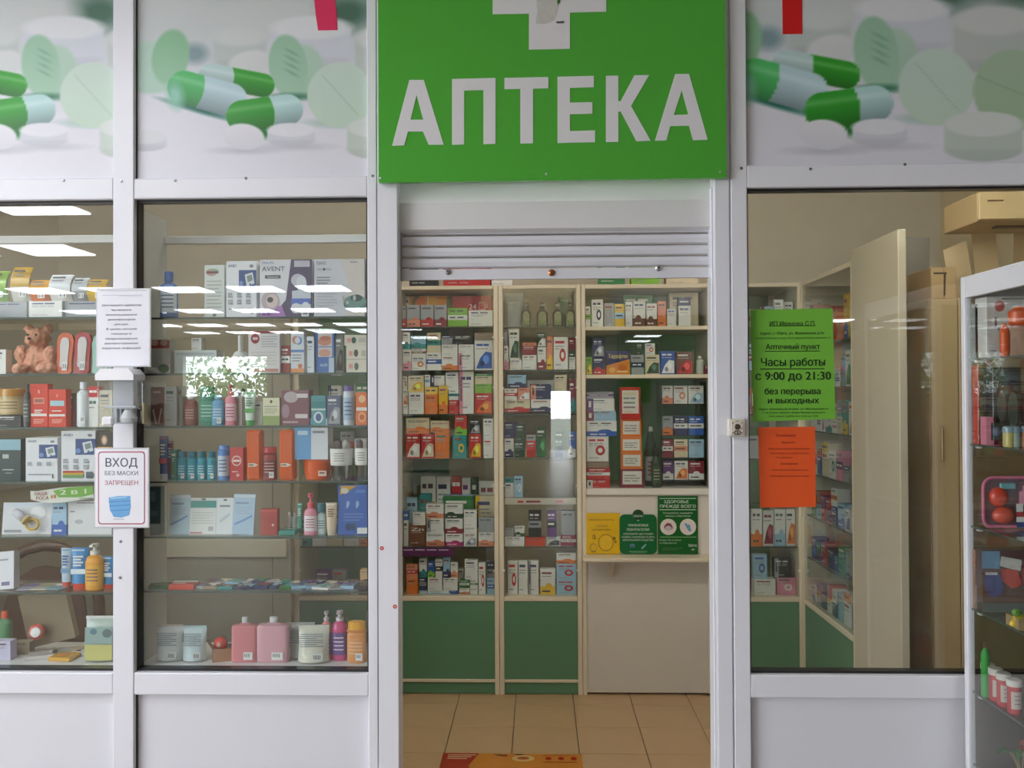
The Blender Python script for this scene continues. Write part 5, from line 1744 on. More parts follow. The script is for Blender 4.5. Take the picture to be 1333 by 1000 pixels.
carton(M3, 342, 364, 518, None, (228, 226, 190), 'G', 'x', prims=[('e', .5, .14, .08, .06, (90, 90, 70)), ('r', 0, .66, 1, 1, (150, 170, 100)), ('r', .1, .3, .9, .33, GRY)] + tx(.12, .88, .4, 3, .07, .025, (170, 168, 140)), label='cream carton with olive green foot, wide window third shelf', name='carton')
carton(M3, 366, 403, 508, None, (124, 72, 84), 'W', 'x', prims=[('e', .35, .2, .26, .16, (190, 176, 180)), ('r', .55, .1, .96, .22, (222, 214, 216)), ('e', .15, .6, .14, .2, (166, 130, 140)), ('r', .5, .68, .95, .8, (224, 210, 212)), ('r', .05, .88, .6, .94, (190, 160, 166))], label='wide plum purple carton, wide window third shelf', name='carton')
carton(M3, 405, 424, 515, None, (70, 150, 160), 'W', 'x', prims=[('r', 0, .2, 1, .42, (36, 132, 132)), ('e', .5, .74, .34, .2, (220, 232, 236)), ('e', .5, .74, .2, .13, (48, 90, 150)), ('r', 0, .44, 1, .5, (206, 230, 226))], label='teal carton with white roundel, wide window third shelf', name='carton')
carton(M3, 425.5, 443, 515, None, (84, 96, 130), 'S', 'p', label='slate blue carton with pale figure beside the spray can', name='carton')
can(M3, 445, 460, 502, (206, 214, 224), (96, 66, 150), 'white spray can with purple cap, wide window third shelf', lab=(170, 190, 214), ink=(70, 90, 140), capf=.14)
carton(M3, 463, 480, 511, None, (226, 112, 46), 'W', 'x', prims=[('e', .5, .2, .28, .12, (240, 190, 140)), ('r', .05, .46, .95, .56, (236, 226, 216)), ('e', .5, .76, .32, .16, (240, 170, 110)), ('e', .5, .76, .2, .09, (214, 84, 36))], label='orange carton with pale roundels by the doorway, wide window', name='carton')
# shelf 4
tube(M4, 206, 218, 568, (42, 78, 160), (226, 228, 232), 'blue toothpaste tube standing on its white cap, wide window', band=(190, 60, 70))
tube(M4, 217, 225, 574, (150, 50, 70), (52, 80, 150), 'red and blue tube behind the blue toothpaste tube', dy=.025)
carton(M4, 223, 230, 586, None, (50, 130, 110), 'W', 'x', label='small green carton beside the blue toothpaste tube', name='carton')
for i, (a, b_) in enumerate(((229, 242), (242, 255), (254.5, 267.5), (268, 280))):
    bottle(M4, a, b_, 588, (48, 158, 178), (36, 128, 148), ('first', 'second', 'third', 'last')[i] + ' of four teal bottles from the toothpaste tube, wide window', capf=.2, capr=.8, neck=.7, lab=(64, 170, 190), ink=(220, 240, 244), flat=.75, pw=1.0, tag_=True)
can(M4, 281, 297, 580, (72, 132, 206), (92, 150, 216), 'blue can with white label beside the teal bottles', lab=(200, 214, 230), ink=(70, 90, 140), capf=.12)
carton(M4, 299, 317, 583, None, (196, 56, 56), 'W', 'x', prims=[('e', .5, .4, .36, .16, (236, 210, 206)), ('e', .5, .4, .30, .125, (196, 70, 66)), ('r', .24, .37, .76, .43, (240, 226, 222)), ('r', .15, .72, .6, .75, (240, 200, 190)), ('e', .6, .84, .12, .05, (236, 180, 170))], label='red carton with white ring, wide window fourth shelf', name='carton')


def case(row, px0, px1, yt, lb):
    cx, Y, z0, w, h = geo(row, px0, px1, yt)
    t = put(row, 'soap_case', lb, 'case', cx, Y, z0, .03)
    OC = (236, 104, 24)
    MB().bbox(-w / 2, w / 2, -.012, .022, 0, h, OC, 'plastic', .006).build('body', t)
    MB().bbox(-w * .37, w * .37, -.0145, -.012, h * .06, h * .93, (222, 92, 20), 'plastic', .002).build('lid', t)
    MB().bbox(-w / 2 - .001, w / 2 + .001, -.006, .0, h * .28, h * .33, (210, 84, 18), 'plastic', .002).build('seam', t)
    b = MB()
    b.prims([('r', .14, .66, .58, .73, (236, 226, 216)), ('p', [(.58, .66), (.82, .695), (.58, .73)], (236, 226, 216)), ('r', .18, .68, .5, .71, (150, 120, 100))], w, h, -.015)
    b.build('price_tag', t)


case(M4, 320, 339.5, 560, 'bright orange case nearer the red ring carton, wide window fourth shelf')
case(M4, 362.5, 382.5, 560, 'bright orange case beside the blue and white box, wide window')
bottle(M4, 341, 359, 582, (150, 44, 44), (190, 50, 50), 'dark red bottle with wide red cap between the orange cases', capf=.18, capr=.95, neck=.8, lab=(120, 40, 44), ink=(220, 200, 190), flat=.6, tag_=True)
cx, Y, z0, w, h = geo(M4, 389, 427, 599)
t = thing('bowl', 'orange plastic bowl under the blue and white box, wide window fourth shelf', 'bowl', (cx, DY + .05, z0), 0, M4.group)
b = MB()
b.lathe([(w * .40, 0), (w * .46, h * .3), (w * .5, h * .9), (w * .51, h), (w * .48, h), (w * .44, h * .3), (0, h * .1)], col=(232, 96, 30), n=20, sy=.8)
b.build('body', t)
b = MB()
b.prims([('r', .62, .55, .9, .82, (236, 206, 190)), ('r', .66, .62, .84, .7, (120, 90, 80))], w, h, -w * .41)
b.build('price_tag', t)
zr = z0 + h + .001
carton(M4, 382.5, 427, 571, 598, (226, 228, 234), 'B', 'x', prims=[('r', 0, 0, .5, 1, (104, 168, 220)), ('r', .1, .3, .4, .4, (200, 224, 240)), ('r', .55, .3, .9, .36, GRY)], label='half blue half white carton lying on the orange bowl', name='carton', d=.07)
bpy.context.view_layer.update()
for lbx in [o for o in COL.objects if o.get('label') == 'half blue half white carton lying on the orange bowl']:
    lbx.location.z = zr


def booties(px0, px1, yt, lb):
    cx, Y, z0, w, h = geo(M4, px0, px1, yt)
    t = put(M4, 'knitted_bootie_cup', lb, 'socks', cx, Y, z0, .05)
    b = MB()
    b.lathe([(w * .36, 0), (w * .40, h * .05), (w * .46, h * .55)], col=(200, 204, 200), mat='clear', n=18, sy=.8)
    b.build('cup', t)
    b = MB()
    b.lathe([(w * .46, h * .36), (w * .5, h * .78)], col=(224, 222, 214), mat='card', n=18, sy=.82, caps=False)
    b.build('paper_band', t)
    label_patch(t, w, h * .4, h * .74, w * .5, .83, (228, 226, 220), (110, 106, 100), 4, frac=.6)
    b = MB()
    b.ball(-w * .16, 0, h * .84, w * .22, w * .2, h * .15, (110, 98, 96), 'plush')
    b.ball(w * .18, .005, h * .86, w * .2, w * .18, h * .14, (196, 188, 182), 'plush')
    b.build('socks', t)


booties(426.5, 457, 573, 'clear cup of grey knitted socks with paper band, farther from the doorway')
booties(459, 490, 572, 'clear cup of grey knitted socks with paper band, against the doorway post')
# shelf 5
carton(M5, 195, 209, 634, None, (58, 96, 104), 'T', 'x', prims=[('r', .1, .1, .5, .3, (110, 140, 150)), ('r', .1, .5, .8, .6, (100, 130, 136))], label='dark teal pack behind the mask sign edge, wide window fifth shelf', name='carton', d=.03)
PB = [('r', 0, .02, 1, .09, (206, 220, 230)), ('r', .1, .2, .7, .25, (130, 150, 190)), ('p', [(.1, .72), (.5, .62), (.9, .5), (.9, .56), (.5, .68), (.1, .78)], (110, 150, 200))] + tx(.12, .85, .32, 4, .05, .015, (150, 170, 196))
sheetpack(M5, 217, 244, 645, (176, 206, 222), 'pale blue flat pack nearest the mask sign, wide window fifth shelf', PB)
sheetpack(M5, 244, 279, 649, (226, 228, 224), 'white flat pack with teal top band, wide window fifth shelf', [('r', .02, .08, .98, .27, (40, 150, 140)), ('e', .5, .04, .1, .03, (120, 120, 120)), ('r', .04, .93, .5, .97, (190, 110, 120)), ('r', .72, .78, .9, .9, (170, 170, 176))] + tx(.1, .9, .4, 5, .07, .015, (176, 182, 182)))
sheetpack(M5, 279, 301, 649, (222, 226, 228), 'narrow white flat pack between teal-banded and blue packs', [('e', .5, .06, .12, .03, (110, 110, 120)), ('r', .2, .2, .8, .25, (120, 130, 150)), ('p', [(.2, .6), (.8, .4), (.8, .5), (.2, .7)], (190, 200, 210))])
sheetpack(M5, 300, 328, 644, (170, 200, 222), 'pale blue flat pack leaning beside the red wallet, wide window', PB, roll=.03)
carton(M5, 338.5, 361, 663, None, (176, 56, 50), 'M', 'x', prims=[('r', 0, .02, 1, .1, (196, 80, 70)), ('e', .74, .62, .06, .05, (226, 214, 206)), ('r', .04, .36, .96, .38, (140, 40, 38))], label='small red wallet with white snap on the fifth shelf', name='wallet', d=.025)
flatpack(M5, 362, 384, 696, (60, 150, 140), 'low teal packet lying beside the red wallet', [('r', .1, .3, .9, .5, (200, 226, 220))], .0, .014)
bottle(M5, 372, 378.5, 667, (196, 196, 190), (226, 226, 224), 'tiny bottle with white cap nearer the red wallet', dy=.05, flat=1, pw=1)
bottle(M5, 379, 385.5, 668, (190, 200, 196), (226, 226, 224), 'tiny bottle with white cap nearer the green tube', dy=.05, flat=1, pw=1)
tube(M5, 386, 393, 655, (70, 160, 140), (52, 130, 116), 'slim green tube behind the pink spray bottle', dy=.045)
pump(M5, 394, 412, 643, (228, 150, 170), (228, 92, 108), 'pink spray bottle with coral trigger cap, wide window fifth shelf', lab=(236, 226, 230), ink=(190, 70, 100), capf=.36)
bottle(M5, 411, 423.5, 655, (190, 214, 216), (36, 110, 124), 'white bottle with dark teal cap beside the pink spray', lab=(206, 220, 220), ink=(40, 120, 110), capf=.3, capr=.85, dy=.012)
tube(M5, 423, 438, 655, (216, 196, 168), (206, 190, 166), 'beige squeeze tube standing beside the blue mat pack', ink=(140, 110, 80))
sheetpack(M5, 438, 486, 632, (58, 104, 186), 'large blue pack with footprints at the doorway end of the fifth shelf', [('p', [(.1, .02), (.6, .02), (.3, .14), (.06, .2)], (222, 170, 60)), ('e', .22, .12, .12, .06, (226, 222, 200)), ('r', .56, .1, .86, .16, (90, 140, 210)), ('e', .32, .38, .05, .06, (150, 190, 230)), ('e', .62, .38, .05, .06, (150, 190, 230)), ('e', .3, .44, .035, .03, (150, 190, 230)), ('e', .6, .44, .035, .03, (150, 190, 230)),
          ('e', .34, .84, .09, .08, (40, 76, 120)), ('e', .5, .84, .09, .08, (40, 76, 120)), ('r', .62, .86, .98, .98, (226, 228, 226))] + tx(.2, .8, .58, 3, .06, .015, (120, 160, 214)), lean=-.06, th=.02)
# shelf 6: a scatter of small packets
flatpack(M6, 190, 217, 766, (52, 120, 74), 'dark green packet lying nearest the grey side wall, lowest shelf', [('e', .5, .5, .3, .3, (110, 150, 90))], .0, .008, rz=.3)
flatpack(M6, 221, 253, 766, (214, 74, 60), 'red and white packet on the lowest shelf, wide window', [('r', 0, 0, 1, .4, (226, 224, 220)), ('r', .1, .6, .6, .75, (240, 200, 190))], -.012, .016, rz=.06)
sr = random.Random(21)
SCOL = [('W', 'white'), ('U', 'pale blue'), ('S', 'grey'), ('N', 'navy'), ('C', 'cream'), ('T', 'teal'), ('G', 'green'), ('V', 'violet'), ('H', 'taupe'), ('M', 'maroon')]
cnt = {}
px = 250
made = []
while px < 468:
    w = sr.randint(16, 26)
    for lay in range(2):
        c = sr.choice(SCOL[:4] + SCOL)
        a = sr.choice([q for q in SCOL if q[0] != c[0]])
        t = flatpack(M6, px + lay * 5, px + w + lay * 5, 766, c[0], 'x', [('r', .1, .15, .9, .4, a[0]), ('e', .6, .65, .18, .2, a[0]), ('r', .1, .55, .4, .62, (120, 120, 126))], lay * .055 + sr.uniform(-.008, .008), sr.uniform(.005, .011), rz=sr.uniform(-.5, .5), depth=.05, zoff=.0 if lay == 0 else .0)
        made.append((t, '%s packet printed %s' % (c[1], a[1]), lay))
    px += w - 3
for t, dsc, lay in made:
    k = dsc + (' in the back row' if lay else ' in the front row')
    cnt.setdefault(k, []).append(t)
for k, L in cnt.items():
    for i, t in enumerate(L):
        t['label'] = (('%s from left, ' % ORD[i]) if len(L) > 1 else '') + k + ", wide window's lowest shelf"
flatpack(M6, 452, 486, 766, (60, 58, 60), 'black flat case lying by the doorway end of the lowest shelf', [('r', .05, .1, .95, .2, (150, 150, 150))], .0, .010, rz=-.1, depth=.07)
carton(M6, 468, 484, 742, None, (216, 176, 120), 'C', 'x', dy=.09, label='small tan carton at the doorway end of the lowest shelf', name='carton')
# base
pouch(M7, 200, 234, 817, (206, 212, 212), 'white stand-up pouch with brown edge at the wide window base', top=(196, 186, 176))
pouch(M7, 235, 265, 818, (200, 218, 222), 'pale aqua stand-up pouch beside the brown box', top=(176, 206, 206))
cx, Y, z0, w, h = geo(M7, 269, 301, 846)
t = thing('open_box', 'small brown open box holding a red ball at the wide window base', 'box', (cx, DY + .035, z0), .35)
b = MB()
ww, dd, hh = w * .42, .028, h
for a in ((-ww, ww, -dd, -dd + .002), (-ww, ww, dd - .002, dd), (-ww, -ww + .002, -dd + .002, dd - .002), (ww - .002, ww, -dd + .002, dd - .002)):
    b.box(a[0], a[1], a[2], a[3], 0, hh, (176, 128, 92), 'card')
b.box(-ww + .002, ww - .002, -dd + .002, dd - .002, 0, .003, (150, 106, 76), 'card')
b.build('body', t)
b = MB()
b.add([(ww, -dd, hh), (ww, dd, hh), (ww + .02, dd, hh + .014), (ww + .02, -dd, hh + .014)], [(0, 1, 2, 3), (3, 2, 1, 0)], (186, 140, 104), 'card')
b.add([(-ww, -dd, hh), (-ww, dd, hh), (-ww - .012, dd, hh + .02), (-ww - .012, -dd, hh + .02)], [(0, 1, 2, 3), (3, 2, 1, 0)], (186, 140, 104), 'card')
b.build('flap', t)
q = P(287, 838, DY + .035)
t = thing('ball', 'glossy red ball resting in the small brown box', 'ball', (q.x, DY + .035, q.z - .021))
b = MB()
b.ball(0, 0, .021, .021, .021, .021, (226, 66, 58), 'gloss', 20, 12)
b.build('shell', t)
b = MB()
b.ell(.002, .024, .007, .007, -.0215, (236, 170, 150))
b.build('spot', t)
for a, b_, col, liq, lb in ((300, 333, (216, 130, 136), (206, 112, 120), 'square deep pink bottle with silver cap at the wide window base'), (332.5, 374, (220, 166, 176), (214, 156, 168), 'wider square pale pink bottle with silver cap at the window base')):
    bottle(M7, a, b_, 805, col, (206, 206, 206), lb, flat=.42, pw=.35, neck=.3, capf=.13, capr=.26, shoulder=.05, mat='gloss', lab=None, tag_=True, name='square_bottle')
pouch(M7, 370, 406, 814, (206, 210, 206), 'white pouch standing behind the crumpled cream pouch', dy=.036, top=(200, 206, 200))
pouch(M7, 385, 425, 818, (216, 214, 196), 'crumpled cream pouch in front of another at the window base', dy=-.012, top=(220, 218, 206))
for a, b_, lb in ((416, 430, 'magenta spray bottle with clear cap beside the cream pouch'), (430, 450, 'larger magenta spray bottle with purple label at the window base')):
    pump(M7, a, b_, 797, (206, 72, 130) if a > 420 else (200, 110, 110), (216, 206, 210), lb, lab=(120, 84, 150), ink=(230, 220, 230), capf=.2, dy=.02)
bottle(M7, 450, 475, 810, (222, 148, 84), (238, 172, 54), 'orange lotion bottle with yellow cap at the window base', capf=.2, capr=.92, neck=.85, lab=(226, 156, 96), ink=(240, 200, 160), flat=.45, tag_=True)
carton(M7, 477, 488, 795, None, (236, 168, 90), 'C', 's', label='orange edge of a carton against the doorway post, window base', name='carton', dy=.03)

# cabinet: dark bottles, grey bag and lowest hatch bottles
for i, (a, b_) in enumerate(((679, 692), (699, 714), (720, 733.5), (737, 750))):
    cx, Y, z0, w, h = geo(R21, a, b_, 393.5)
    t = thing('dark_bottle', ('first', 'second', 'third', 'last')[i] + " of four dark green bottles from the grey bag, middle cabinet's top shelf", 'bottle', (cx, CY + .03, z0), 0, 'four dark green bottles')
    b = MB()
    r = w / 2
    b.lathe([(r * .95, 0), (r, h * .02), (r, h * .56), (r * .55, h * .7), (r * .42, h * .74), (r * .42, h * .84)], col=(20, 28, 16), mat='plastic', n=16, sy=.7, pw=.6)
    b.build('body', t)
    b = MB()
    b.lathe([(r * .46, h * .8), (r * .46, h)], col=(34, 34, 36), n=14)
    b.build('cap', t)
    b = MB()
    b.poly([(-r * .64, h * .08), (r * .64, h * .08), (r * .64, h * .5), (r * .3, h * .62), (-r * .3, h * .62), (-r * .64, h * .5)], -r * .705 - .0005, (128, 138, 100), 'card', .0004)
    b.prims([('e', .5, .82, .3, .1, (90, 120, 60)), ('r', .3, .5, .7, .54, (110, 110, 80)), ('p', [(.5, .56), (.62, .82), (.38, .82)], (130, 140, 50))], w, h, -r * .707 - .0006)
    b.quad(-r * .4, r * .4, h * .86, h * .92, -r * .47, (150, 150, 130))
    b.build('label', t)
pouch(R21, 656, 682, 381, (112, 122, 122), "grey plastic bag standing on the middle cabinet's top shelf", d=.06, name='plastic_bag', cat='bag', prims=[('r', .1, .3, .8, .31, (150, 156, 156))], mat='foil', lean=-.02)
carton(R21, 727, 742, 386, None, (46, 120, 76), 'G', 'x', dy=.15, prims=[('r', .1, .1, .9, .16, (80, 150, 110))], label="green card propped behind the dark bottles, middle cabinet's top shelf", name='card', d=.01)
bottle(HR, 839, 856.5, 556, (190, 200, 190), (206, 206, 200), 'clear bottle with long neck beside the framed cartons, hatch cabinet', lab=(170, 178, 178), ink=(170, 50, 50), flat=.9, pw=1, shoulder=.35, neck=.22, capf=.08, capr=.3, dy=.06, mat='clear')
bottle(HR, 848, 861, 583, (34, 62, 34), (40, 44, 40), 'short dark green bottle in front of the clear one, hatch cabinet', lab=(60, 84, 50), ink=(190, 190, 160), flat=.9, pw=1, shoulder=.2, capf=.2, capr=.5)
HM = Row('hatch', DC + .03, hz(487.5) + .001, g3)
HM.lim = HR.lim
bottle(HM, 907, 917.5, 463, (206, 206, 196), (226, 224, 216), "small milky bottle at the end of the hatch cabinet's middle shelf", flat=1, pw=1, capf=.16)
# chair behind the left window
q = P(58, 760, 3.35)
ch = thing('chair', 'dark brown chair with arched back behind the left window goods', 'chair', (q.x, 3.35, 0), .3)
DB = (86, 58, 44)
b = MB()
pts = [(-.2, 0, .42), (-.2, -.01, .62)] + [(.2 * math.cos(math.pi - a), -.01, .66 + .2 * math.sin(a)) for a in [i * math.pi / 10 for i in range(11)]] + [(.2, -.01, .62), (.2, 0, .42)]
zt_ = Z(58, 710, 3.35)
k = zt_ / .86
b.tube([(x, y, z * k) for x, y, z in pts], .022, DB, 'plastic', 8)
b.build('back_frame', ch)
b = MB()
b.poly([(-.16, .5 * k), (.16, .5 * k)] + [(.15 * math.cos(a), (.62 + .17 * math.sin(a)) * k) for a in [i * math.pi / 10 for i in range(11)]], .0, (96, 66, 50), 'card', .02)
b.build('back_panel', ch)
MB().bbox(-.21, .21, -.42, .03, .42 * k - .04, .42 * k, (96, 66, 50), 'card', .02).build('seat', ch)
for sx in (-1, 1):
    for sy in (-.38, 0):
        MB().tube([(sx * .19, sy, 0), (sx * .18, sy, .42 * k - .04)], .016, DB, 'plastic', 8).build('leg', ch)

# ================================================================== signs and notices on the shop front
def holder(label, px, y0, y1, sheetcol, Y=F - .004, cat='sign', name='acrylic_sign'):
    (a, b_) = px
    x0, x1, z0, z1 = rect(a, y0, b_, y1, Y)
    w, h = x1 - x0, z1 - z0
    t = thing(name, label, cat, ((x0 + x1) / 2, Y, z0))
    MB().bbox(-w / 2, w / 2, 0, .0035, 0, h, (206, 206, 208), 'gloss', .001).build('backing', t)
    MB().box(-w / 2 + .004, w / 2 - .004, -.001, 0, .004, h - .004, sheetcol, 'card').build('sheet', t)
    return t, w, h


t, w, h = holder('white A5 notice in acrylic holder about hand disinfectant, on the white post', (125, 196.5), 375.5, 478, (234, 234, 240))
b = MB()
IN = (104, 104, 116)
LN = ('Для вашего удобства', 'вы можете', 'воспользоваться', 'дезинфектором', 'для рук.', 'В целях личной', 'гигиены и', 'предотвращения', 'распространения', 'вирусных инфекций')
WD = (.72, .36, .56, .5, .26, .55, .36, .58, .6, .7)
L = [('r', .08, .025, .92, .035, (190, 190, 200)), ('r', .12, .085, .85, .09, (170, 170, 184)), ('r', .4, .1, .85, .103, (190, 190, 200))]
for k, (s_, wd) in enumerate(zip(LN, WD)):
    L.append(('t', s_, .47, .225 + .0605 * k, .024, wd, IN, .015))
b.prims(L, w, h, -.001)
b.build('lettering', t)
t, w, h = holder('white sign with red frame and blue face mask on the white post', (122.5, 194.5), 583, 687.5, (236, 236, 242))
b = MB()
fr = (178, 96, 104)
def rrect(u0, v0, u1, v1, r, asp):
    o = []
    for cx, cy, a0 in ((u1 - r, v0 + r * asp, -90), (u1 - r, v1 - r * asp, 0), (u0 + r, v1 - r * asp, 90), (u0 + r, v0 + r * asp, 180)):
        for k in range(5):
            a = math.radians(a0 + 22.5 * k)
            o.append((cx + r * math.cos(a), cy + r * asp * math.sin(a)))
    return o
asp = w / h
MK = (110, 172, 222)
b.prims([('p', rrect(.075, .045, .925, .955, .06, asp), fr), ('p', rrect(.095, .06, .905, .94, .05, asp), (236, 236, 242)),
         ('t', 'ВХОД', .5, .235, .108, .58, (88, 90, 98), .02), ('t', 'БЕЗ МАСКИ', .5, .342, .052, .6, (98, 100, 108), .012), ('t', 'ЗАПРЕЩЕН', .5, .462, .055, .6, (170, 84, 88), .012),
         ('p', [(.27, .62), (.45, .6), (.66, .6), (.67, .74), (.64, .84), (.5, .87), (.36, .86), (.29, .77)], MK), ('p', [(.27, .67), (.66, .655), (.66, .665), (.27, .68)], (80, 140, 196)),
         ('p', [(.28, .72), (.66, .705), (.66, .715), (.28, .73)], (80, 140, 196)), ('p', [(.3, .78), (.65, .765), (.65, .775), (.3, .79)], (80, 140, 196)), ('p', [(.3, .62), (.6, .605), (.6, .62), (.3, .64)], (160, 206, 238)), ('r', .36, .885, .55, .892, (150, 160, 176))], w, h, -.001)
b.build('lettering', t)

# hand sanitizer dispenser
Yd = F - .075
x0, x1 = P(124, 520, Yd).x, P(174, 520, Yd).x
zd0, zd1 = Z(149, 555, Yd), Z(149, 480, Yd)
w, h = x1 - x0, zd1 - zd0
ds = thing('sanitizer_dispenser', 'clear wall dispenser with white lid mounted on the white post between two signs', 'dispenser', ((x0 + x1) / 2, Yd, zd0))
zl_ = h * .80
MB().poly([(-w / 2, zl_), (w / 2, zl_), (w / 2, zl_ + h * .10), (w * .36, h), (-w * .36, h), (-w / 2, zl_ + h * .10)], -.002, (240, 240, 244), 'plastic', .074).build('lid', ds)
b = MB()
b.bbox(-w * .48, w * .48, .002, .068, h * .30, zl_ - .0005, (250, 251, 252), 'clear', .006)
b.build('tank', ds)
b = MB()
b.bbox(-w * .46, w * .46, .004, .066, h * .04, h * .30 - .0005, (246, 248, 249), 'clear', .006)
b.build('lower_shell', ds)
MB().box(-w * .48, w * .48, .0715, .0745, h * .03, zl_, (250, 251, 252), 'clear').build('back_plate', ds)
MB().bbox(-w * .34, -w * .02, -.004, .012, 0, h * .17, (238, 238, 242), 'plastic', .008).build('push_button', ds)
b = MB()
b.lathe([(w * .2, h * .06), (w * .22, h * .14), (w * .1, h * .28)], cx=w * .22, cy=.035, col=(226, 228, 230), mat='plastic', n=14)
b.build('pump_cone', ds)
b = MB()
b.bbox(-w * .44, w * .44, .03, .05, h * .31, h * .35, (196, 200, 204), 'plastic', .002)
b.bbox(-w * .12, -w * .06, .03, .05, h * .06, h * .3, (180, 186, 190), 'plastic', .002)
b.bbox(w * .0, w * .04, .03, .05, h * .06, h * .3, (180, 186, 190), 'plastic', .002)
b.build('frame', ds)
MB().bbox(w * .5 + .001, w * .5 + .007, .05, .074, h * .03, h * .4, (196, 180, 140), 'plastic', .001).build('side_latch', ds)

# green and orange sheets taped inside the window
def sheet(label, quad, col, Y=GL - .0025):
    q = [P(x, y, Y) for x, y in quad]
    cx = sum(p.x for p in q) / 4
    z0 = min(q[2].z, q[3].z)
    t = thing('paper_notice', label, 'notice', (cx, Y, z0))
    b = MB()
    b.poly([(p.x - cx, p.z - z0) for p in q], 0, col, 'card', .0006)
    b.build('sheet', t)
    w = ((q[1].x - q[0].x) + (q[2].x - q[3].x)) / 2
    h = ((q[0].z - q[3].z) + (q[1].z - q[2].z)) / 2
    return t, w, h


t, w, h = sheet('lime green paper notice with opening hours on the window beside the doorway', [(976.5, 403.5), (1084, 401.5), (1087.5, 545.5), (981, 549)], (118, 190, 60))
b = MB()
D = (22, 44, 18)
L = [('t', 'ИП Иванова С.П.', .5, .125, .042, .56, D, .02), ('r', .21, .137, .77, .143, D), ('t', 'Адрес: г. Юрга, ул. Фурманова д.9а', .49, .205, .024, .78, (40, 84, 30), .02), ('t', 'лекарственные средства и медицинские изделия 17', .5, .247, .018, .92, (56, 104, 38), .01),
     ('t', 'Аптечный пункт', .5, .345, .05, .66, D, .015), ('r', .16, .365, .83, .371, D), ('t', 'Часы работы', .5, .5, .072, .78, D, .02), ('r', .1, .523, .88, .531, D), ('t', 'с 9:00 до 21:30', .5, .63, .074, .92, D, .024),
     ('t', 'без перерыва', .49, .765, .055, .68, D, .02), ('t', 'и выходных', .5, .85, .052, .62, D, .02), ('t', 'Адрес ближайшей аптеки: ул. Московская 14', .5, .912, .018, .84, (30, 64, 24), .01), ('t', 'У нас можно заказать лекарственные препараты', .5, .945, .018, .76, (30, 64, 24), .01), ('t', 'Сан. день: суббота с 8:00 до 9:00', .5, .978, .016, .6, (30, 64, 24), .01)]
L = [(q[0], q[1], q[2], .02 + q[3] * .96, *q[4:]) if q[0] == 't' else q for q in L]
b.prims(L, w, h, -.0003)
b.build('lettering', t)
t, w, h = sheet('orange paper notice with faint print hanging below the green one', [(987, 556.5), (1061, 555.5), (1062, 660), (989.5, 661)], (238, 92, 34))
b = MB()
D = (150, 48, 24)
b.prims([('t', 'Внимание!', .48, .115, .034, .34, D, .015), ('t', 'Покупатели', .52, .2, .026, .24, D, .012), ('t', 'лекарства и изделия медицинские', .53, .275, .02, .74, D, .01), ('t', 'надлежащего качества возврату', .54, .33, .02, .68, D, .01), ('t', 'не подлежат', .45, .385, .02, .3, D, .01), ('t', 'Основание', .53, .465, .026, .3, D, .012),
         ('t', 'постановление Правительства', .54, .54, .02, .64, D, .01), ('t', 'при покупке проверяйте товар', .54, .615, .022, .68, D, .01)], w, h, -.0003)
b.build('lettering', t)

# posters standing on the counter ledge
def poster(label, px0, px1, yt, yb, col, build, Y):
    x0, x1, z0, z1 = rect(px0, yt, px1, yb, Y)
    z0 = hz(722) + .002 if yb > 715 else z0
    t = thing('counter_poster', label, 'poster', ((x0 + x1) / 2, Y, z0), 0, 'posters on the hatch front')
    return t, x1 - x0, z1 - z0


PY = DC + .001
t, w, h = poster('square yellow poster with brown drawing standing on the counter ledge', 759, 807, 668, 721, 'Y', None, PY)
MB().box(-w / 2, w / 2, 0, .003, 0, h, (232, 186, 30), 'gloss').build('sheet', t)
b = MB()
D = (140, 106, 20)
L = [('t', 'УВАЖАЕМЫЕ КЛИЕНТЫ', .5, .19, .045, .68, D, .015), ('t', 'СОБЛЮДАЙТЕ', .5, .34, .04, .34, D, .01), ('t', 'ДИСТАНЦИЮ 1,5 МЕТРА', .5, .43, .042, .52, D, .01), ('e', .62, .72, .21, .21, D), ('e', .62, .72, .19, .19, (232, 186, 30)), ('e', .28, .84, .1, .1, D), ('e', .28, .84, .085, .085, (232, 186, 30)),
     ('p', [(.26, .54), (.31, .52), (.36, .64), (.26, .63)], D), ('p', [(.27, .57), (.3, .56), (.32, .61), (.27, .61)], (232, 186, 30)), ('e', .84, .62, .05, .04, D), ('e', .88, .7, .03, .03, D), ('r', .22, .93, .34, .95, D)]
b.prims(L, w, h, 0)
b.build('lettering', t)
t, w, h = poster('rounded green poster with round crest on top, standing on the counter ledge', 806.5, 855, 664, 721, 'G', None, PY - .004)
hb2 = h * .9
GG = (22, 104, 54)
b = MB()
ol = [(u * w - w / 2, (1 - v) * hb2) for u, v in rrect(0, 0, 1, 1, .14, w / hb2)]
b.poly(ol, 0, GG, 'gloss', .003)
b.build('sheet', t)
b = MB()
b.ell(0, hb2 * .98, w * .155, w * .155, -.0006, (60, 92, 66), 'gloss', 24)
b.ell(0, hb2 * .98, w * .135, w * .135, -.0010, (40, 74, 50), 'gloss', 24)
b.quad(-w * .17, w * .17, hb2 * .93, hb2 * 1.0, -.0014, (48, 96, 64))
b.text('беги', 0, hb2 * .935, h * .05, -.0018, (190, 214, 196), .02, w * .22)
b.poly([(-w * .03, hb2 * .86), (w * .03, hb2 * .86), (0, hb2 * .83)], -.0016, (206, 226, 210))
b.build('crest', t)
b = MB()
Wt = (214, 230, 216)
